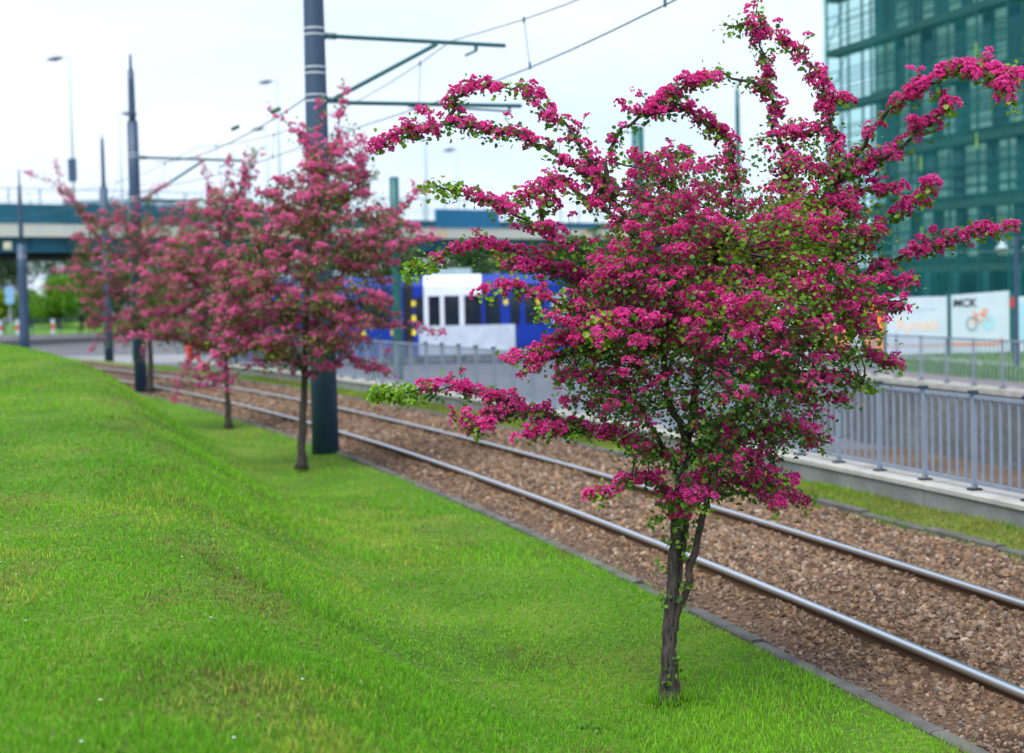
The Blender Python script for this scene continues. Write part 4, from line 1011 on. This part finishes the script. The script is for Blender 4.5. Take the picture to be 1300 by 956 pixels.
def text(root, s, mat, x, z, size, bold=0., skew=0.):
    cu = bpy.data.curves.new('lettering', 'FONT'); cu.body = s; cu.size = size; cu.align_x = 'CENTER'; cu.align_y = 'CENTER'; cu.extrude = .003; cu.offset = bold; cu.shear = skew
    o = bpy.data.objects.new('lettering_curve', cu); COL.objects.link(o); bpy.context.view_layer.update()
    me = bpy.data.meshes.new_from_object(o.evaluated_get(bpy.context.evaluated_depsgraph_get())); bpy.data.objects.remove(o)
    me.materials.clear(); me.materials.append(M[mat]); t = bpy.data.objects.new('lettering', me); COL.objects.link(t); t.parent = root; t.location = (x, -.008, z); t.rotation_euler = (PI/2, 0, 0)
board(962, 1034, 379, 450, 'white', 'plain white hoarding panel mostly hidden by blossom')
r, w, h = board(1038, 1094, 378, 450, 'white', 'white hoarding panel with an orange lower half behind the blossom'); strip(r, 'orange', 'printed_block', -w, w*.5, .25, h*.55)
r, w, h = board(1098, 1122, 377, 449, 'orange', 'narrow orange hoarding panel with a white rounded mark')
def disc(cx, cz, rx, rz, y0, n=28, ring=None):
    a = np.arange(n)/n*2*PI; mb = MB()
    if ring is None:
        V = np.concatenate([np.stack([cx+rx*np.cos(a), np.full(n, y), cz+rz*np.sin(a)], 1) for y in (y0-.004, y0)]); return mb.add(V, [np.arange(n)[None], np.stack([np.arange(n), np.arange(n)+n, (np.arange(n)+1) % n+n, (np.arange(n)+1) % n], 1)])
    p = np.stack([cx+rx*np.cos(np.r_[a, a[:1]]), np.full(n+1, y0-.004), cz+rz*np.sin(np.r_[a, a[:1]])], 1); return mb.tube(p, ring, 6)
m1 = disc(0, h*.44, .095, .17, -.004); m1.build('white_mark', 'white', r); MB().box(-.095, .095, -.0075, -.004, h*.45, h*.60).build('white_mark', 'white', r); disc(0, h*.56, .045, .10, -.0095).build('mark_centre', 'orange', r)
r, w, h = board(1126, 1203, 377, 449, 'white', 'white hoarding panel with the faded word Rynek'); text(r, 'Rynek', 'pale_orange', .0, h*.52, .52, .004); strip(r, 'orange', 'orange_line', -w, w, .29, .315)
for z in (.33, 1.42): strip(r, 'sky_print', 'frame_line', -w*.66, w*.66, h*z/1.8, h*z/1.8+.012)
r, w, h = board(1208.5, 1282, 374, 449, 'white', 'white hoarding panel with an orange bicycle print and black MCK letters', tilt=.10)
text(r, 'MCK', 'black', -w*.55, h*.86, .33, .010, .12)
# bicycle print
cz = h*.52
disc(-w*.30, cz, .155, .20, -.006, ring=.018).build('wheel_print', 'grey_print', r); disc(w*.28, cz+.02, .19, .24, -.006).build('wheel_print', 'sky_print', r)
disc(-w*.30, cz, .05, .07, -.008).build('hub_print', 'pale_orange', r)
fr_ = MB()
for a, b in (((-.30, 0), (-.20, .27)), ((-.20, .27), (.12, .27)), ((.12, .27), (0., .0)), ((0, 0), (-.20, .27)), ((.12, .27), (.30, .02)), ((.12, .27), (.16, .38)), ((-.2, .27), (-.26, .36))): fr_.tube([(a[0]*w*.95, -.01, cz+a[1]*1.05), (b[0]*w*.95, -.01, cz+b[1]*1.05)], .014, 6)
fr_.build('frame_print', 'orange', r); disc(w*.16, cz+.34, .07, .09, -.008, ring=.012).build('handlebar_print', 'orange', r); disc(w*.08, cz+.27, .04, .05, -.009).build('lamp_print', 'orange', r)
strip(r, 'orange', 'orange_line', -w, w*.62, .27, .34); disc(w*.72, .38, .07, .10, -.006).build('figure_print', 'orange', r)
r, w, h = board(1294, 1352, 376, 449, 'white', 'pale hoarding panel cut by the right edge of the picture'); strip(r, 'sky_print', 'printed_block', -w, w, h*.25, h*.9)
for px, wd, lab in ((1095.8, .045, 'thin'), (1124, .06, 'slim'), (1205.5, .075, 'broad'), (1287.5, .10, 'widest')):
    MB_ = MB().box(-wd, wd, .035, .13, -.05, hz(px, 371)+.0)
    tag(MB_.build('hoarding_post', 'steel_teal'), {'thin': 'dark post left of the narrow orange hoarding panel', 'slim': 'dark post between the orange panel and the Rynek panel', 'broad': 'dark post between the Rynek panel and the bicycle panel', 'widest': 'wide dark post right of the bicycle panel'}[lab], 'post', 'hoarding posts').location = (hx(px), HY, -.02)
o = MB().box(-.045, .045, -.004, .02, 1.38, 1.66).build('warning_sign', 'red', loc=(0, 0, 0)); o.location = (hx(1286), HY, 0); tag(o, 'small red sign on the wide post beside the bicycle panel', 'sign')

# park lantern
x = (1291-650)/1805.*37.; lt = thing('park_lantern', 'dark park lantern with a cone shade hung from its left arm', 'street lamp', (x, 37., -.06))
MB().tube([(0, 0, 0), (0, 0, .5), (0, 0, .52), (0, 0, 3.42)], [.085, .08, .06, .055], 12).build('post', 'steel_blue', lt)
MB().tube([(.5, 0, 3.36), (-.5, 0, 3.36)], .025, 8).build('arm', 'steel_blue', lt)
for s in (-1, 1):
    MB().tube([(s*.36, 0, 3.34), (s*.36, 0, 3.22), (s*.36, 0, 3.20), (s*.36, 0, 3.08)], [.03, .06, .10, .21], 18).build('lamp_shade', 'lamp_grey', lt, smooth=True)
    MB().tube([(s*.36, 0, 3.075), (s*.36, 0, 3.0)], [.15, .10], 14).build('bulb_cover', 'concrete_pale', lt)

# ------------------------------------------------------------------ street at the left
def at(px, y): return (px-650)/1805.*y
for k, (px, lab) in enumerate(((239.5, 'left red bollard at the kerb behind the slim hawthorn'), (251, 'right red bollard at the kerb behind the slim hawthorn'))):
    b = thing('bollard', lab, 'bollard', (at(px, 50.5), 50.5, -.47), 0, 'red bollards')
    MB().tube([(0, 0, 0), (0, 0, .78), (0, 0, .82), (0, 0, 1.05), (0, 0, 1.12)], [.10, .10, .13, .13, .05], 12).build('post', 'red', b); MB().tube([(0, 0, 0), (0, 0, .06)], [.17, .15], 12).build('foot', 'red', b)
# guard rail and marker posts in front of the park
gr = thing('guard_rail', 'low dark guard rail along the far pavement in front of the bushes', 'railing', (at(60, 101), 101, -.5)); org = np.array(gr.location)
g = MB().box(-45, -16, 100.97, 101.03, .55, .60).box(-45, -16, 100.97, 101.03, .05, .09); g.build('rail', 'steel_blue', gr, org=org)
for x in np.arange(-44, -16, 2.): MB().box(x-.03, x+.03, 100.96, 101.04, -.5, .62).build('post', 'steel_blue', gr, org=org)
for px, lab in ((1, 'at the left edge of the picture'), (23, 'left of the leftmost stepped pole'), (68, 'right of the leftmost stepped pole')):
    b = thing('marker_post', 'white marker post with a red band '+lab, 'post', (at(px, 100), 100, -.5), 0, 'white marker posts'); MB().box(-.11, .11, -.06, .06, 0, 1.15).build('post', 'white', b); MB().box(-.112, .112, -.063, -.061, .45, .8).build('band', 'red', b)
sg = thing('road_sign', 'pale blue road sign on a thin pole left of the leftmost stepped pole', 'sign', (at(14.5, 98), 98, -.5)); MB().tube([(0, 0, 0), (0, 0, 3.6)], .05, 8).build('pole', 'lamp_grey', sg); MB().box(-.3, .3, -.07, -.05, 2.3, 3.5).build('plate', 'sign_blue', sg)
vg = []
kind(MB().grid(np.array([[(x, y, -.5+.004*0+.012) for x in (-120, -12)] for y in (102., 150.)])).build('park_ground', 'far_grass'), 'structure')
kind(MB().box(-120, -12, 99.2, 99.5, -.7, -.36).build('kerb', 'concrete'), 'structure')
kind(MB().grid(np.array([[(x, y, -.49) for x in (-120, -12)] for y in (99.51, 102.)])).build('pavement', 'path'), 'structure')
# light band of paving on the street, tram lane
kind(MB().grid(np.array([[(x, y, -.502) for x in (-60, -4)] for y in (58., 66.)])).build('tram_lane', 'path'), 'structure')

GT = 'trees and bushes beyond the bridge'
for px, y, h, r, z0, tint, lab, nm, cat in (
    (75, 118, 4.6, 2.9, .2, (.10, .24, .012), 'bright green rounded bush right of the leftmost stepped pole', 'bush', 'bush'),
    (112, 124, 4.9, 2.8, .2, (.06, .17, .012), 'mid green bush half hidden by the farthest hawthorn', 'bush', 'bush'),
    (40, 126, 3.4, 2.0, .2, (.04, .11, .014), 'small dark bush behind the leftmost stepped pole', 'bush', 'bush'),
    (3, 112, 3.0, 1.3, 1.0, (.16, .26, .01), 'yellow green young tree at the left edge of the picture', 'young_tree', 'tree'),
    (10, 140, 7.2, 4.5, 1.4, (.018, .060, .018), 'dark green tree under the bridge at the left edge', 'tree', 'tree'),
    (150, 134, 6.0, 4.0, .8, (.03, .09, .014), 'dark green bush behind the farthest hawthorn', 'bush', 'bush'),
    (215, 130, 5.0, 3.5, .6, (.03, .09, .016), 'dull green bush behind the slim hawthorn', 'bush', 'bush'),
    (285, 135, 7.5, 5.0, 1.0, (.02, .065, .018), 'dark tree under the bridge behind the gap left of the thick pole', 'tree', 'tree'),
    (345, 138, 7.8, 5.0, 1.0, (.025, .075, .02), 'dark tree under the bridge right behind the blurred hawthorn', 'tree', 'tree'),
    (400, 132, 7.0, 4.5, 1.0, (.022, .07, .02), 'dark tree under the bridge right behind the thick pole', 'tree', 'tree'),
    (85, 150, 9.5, 5.0, 1.4, (.02, .065, .02), 'tall dark tree under the bridge behind the bright green bush', 'tree', 'tree'),
    (445, 88, 5.2, 3.0, .8, (.025, .075, .02), 'dark tree behind the left end of the tram', 'tree', 'tree'),
    (520, 92, 5.4, 3.2, .8, (.03, .085, .02), 'dark tree behind the bellows of the tram', 'tree', 'tree'),
    (600, 90, 5.2, 3.2, .8, (.03, .09, .022), 'dark tree behind the white roof section of the tram', 'tree', 'tree'),
    (665, 86, 5.3, 2.8, .8, (.028, .08, .02), 'dark tree behind the blue right half of the tram', 'tree', 'tree'),
    (725, 76, 5.6, 2.9, .8, (.035, .095, .02), 'dark green tree behind the front of the tram', 'tree', 'tree'),
    (785, 84, 5.2, 2.6, .8, (.02, .06, .022), 'dark tree behind the left half of the nearest hawthorn', 'tree', 'tree'),
    (860, 92, 5.4, 3.2, .8, (.05, .13, .02), 'mid green tree behind the middle of the nearest hawthorn', 'tree', 'tree'),
    (1012, 96, 9.0, 3.0, 2.0, (.05, .12, .03), 'tall pale tree between the nearest hawthorn top and the building', 'tree', 'tree'),
    (940, 88, 5.5, 3.4, .8, (.04, .11, .02), 'green tree left of the scaffolded building', 'tree', 'tree')):
    leafy_tree(nm, (at(px, y), y, -.5), lab, cat, h, r, z0, tint, 4200, .26, .12, GT)
# blocks far beyond
for x0, x1, y, z1, lab in ((-72., -56., 230., 18., 'pale block with window rows seen under the left of the bridge'), (-54, -44, 260, 15, 'second pale block farther off under the bridge'), (12., 34., 190., 9.5, 'low pale building behind the middle of the nearest hawthorn')):
    fb = thing('far_building', lab, 'building', ((x0+x1)/2, y, -.5)); w = (x1-x0)/2; MB().box(-w, w, 0, 10, 0, z1).build('wall', 'far_wall', fb)
    for z in np.arange(1.2, z1-1.5, 3.): MB().box(-w*.92, w*.92, -.06, -.01, z, z+1.4).build('window_row', 'facade_glass', fb)

# walker in dark clothes on the far pavement
pw = thing('person', 'person in dark clothes walking along the far pavement by the bushes', 'person', (at(104, 100.6), 100.6, -.48))
def skin_body():
    J = [(0, 0, .95), (0, 0, 1.2), (0, 0, 1.43), (0.02, 0, 1.52), (.04, 0, 1.64), (-.02, -.09, .88), (.12, -.10, .5), (.05, -.10, .08), (.17, -.10, .04), (-.02, .09, .88), (-.08, .10, .5), (-.28, .10, .12), (-.18, .10, .05),
         (0, -.19, 1.40), (-.10, -.24, 1.13), (.02, -.24, .90), (0, .19, 1.40), (.10, .24, 1.13), (.26, .23, .95)]
    E = [(0, 1), (1, 2), (2, 3), (3, 4), (0, 5), (5, 6), (6, 7), (7, 8), (0, 9), (9, 10), (10, 11), (11, 12), (2, 13), (13, 14), (14, 15), (2, 16), (16, 17), (17, 18)]
    R = [.15, .15, .16, .065, .11, .10, .07, .05, .04, .10, .07, .05, .04, .065, .05, .04, .065, .05, .04]
    me = bpy.data.meshes.new('body'); me.from_pydata(J, E, [])
    o = bpy.data.objects.new('body', me); COL.objects.link(o); me.materials.append(M['cloth']); o.parent = pw
    o.modifiers.new('skin', 'SKIN'); s = o.modifiers.new('sub', 'SUBSURF'); s.levels = s.render_levels = 1
    for v, r in zip(me.skin_vertices[0].data, R): v.radius = (r, r)
    me.skin_vertices[0].data[0].use_root = True
skin_body()
MB().tube([(.05, 0, 1.53), (.055, 0, 1.58), (.06, 0, 1.65), (.05, 0, 1.72), (.04, 0, 1.76)], [.06, .085, .098, .085, .03], 12).build('head', 'skin', pw, smooth=True)
MB().tube([(.02, 0, 1.60), (.02, 0, 1.68), (.03, 0, 1.75), (.03, 0, 1.785)], [.085, .108, .095, .04], 12).build('hair', 'cloth', pw, smooth=True)

# ------------------------------------------------------------------ light, sky and camera
w = bpy.data.worlds.new('World'); scene.world = w; w.use_nodes = True; nt = w.node_tree; N, L = nt.nodes, nt.links
SUN_EL, SUN_AZ = math.radians(58), math.radians(-150)                # behind the photographer's left shoulder, veiled by cloud
sky = N.new('ShaderNodeTexSky'); sky.sky_type = 'NISHITA'; sky.sun_disc = False; sky.sun_elevation = SUN_EL; sky.sun_rotation = SUN_AZ
tc = N.new('ShaderNodeTexCoord'); mp = N.new('ShaderNodeMapping'); mp.inputs['Scale'].default_value = (1, 1, 2.6); L.new(tc.outputs['Generated'], mp.inputs[0])
no = N.new('ShaderNodeTexNoise'); no.inputs['Scale'].default_value = 2.3; no.inputs['Detail'].default_value = 7; no.inputs['Roughness'].default_value = .55; L.new(mp.outputs[0], no.inputs['Vector'])
ra = N.new('ShaderNodeValToRGB'); ra.color_ramp.elements[0].position = .36; ra.color_ramp.elements[1].position = .70
ra.color_ramp.elements[0].color = (6.5, 8.1, 10.4, 1); ra.color_ramp.elements[1].color = (10., 10.2, 10.5, 1); L.new(no.outputs['Fac'], ra.inputs[0])
mx = N.new('ShaderNodeMix'); mx.data_type = 'RGBA'; mx.inputs[0].default_value = .86; L.new(sky.outputs[0], mx.inputs[6]); L.new(ra.outputs[0], mx.inputs[7])
L.new(mx.outputs[2], N['Background'].inputs['Color']); N['Background'].inputs['Strength'].default_value = .064
sl = bpy.data.lights.new('sun', 'SUN'); sl.energy = 2.4; sl.angle = math.radians(50); sl.color = (1, .95, .88)
so = bpy.data.objects.new('sun', sl); COL.objects.link(so); so.rotation_euler = Vector((math.sin(SUN_AZ)*math.cos(SUN_EL), math.cos(SUN_AZ)*math.cos(SUN_EL), math.sin(SUN_EL))).to_track_quat('Z', 'Y').to_euler()

cd = bpy.data.cameras.new('camera'); cam = bpy.data.objects.new('camera', cd); COL.objects.link(cam); scene.camera = cam
cd.lens = 50.; cd.sensor_width = 36.; cd.sensor_fit = 'HORIZONTAL'; cd.clip_end = 5000; cd.clip_start = .05; cd.shift_y = -44.5/1300
from mathutils import Matrix
cam.matrix_world = Matrix.Translation((0, 0, 2.4)) @ Matrix.Rotation(math.radians(90-2.3), 4, 'X') @ Matrix.Rotation(math.radians(-1.25), 4, 'Z')
cd.dof.use_dof = True; cd.dof.focus_distance = 8.15; cd.dof.aperture_fstop = 1.5; cd.dof.aperture_blades = 9
vs = scene.view_settings; vs.view_transform = 'Standard'; vs.look = 'None'; vs.gamma = 1; vs.exposure = 1.0; vs.use_curve_mapping = False
scene.cycles.use_denoising = True; scene.cycles.max_bounces = 8; scene.cycles.transparent_max_bounces = 12; scene.cycles.sample_clamp_indirect = 6
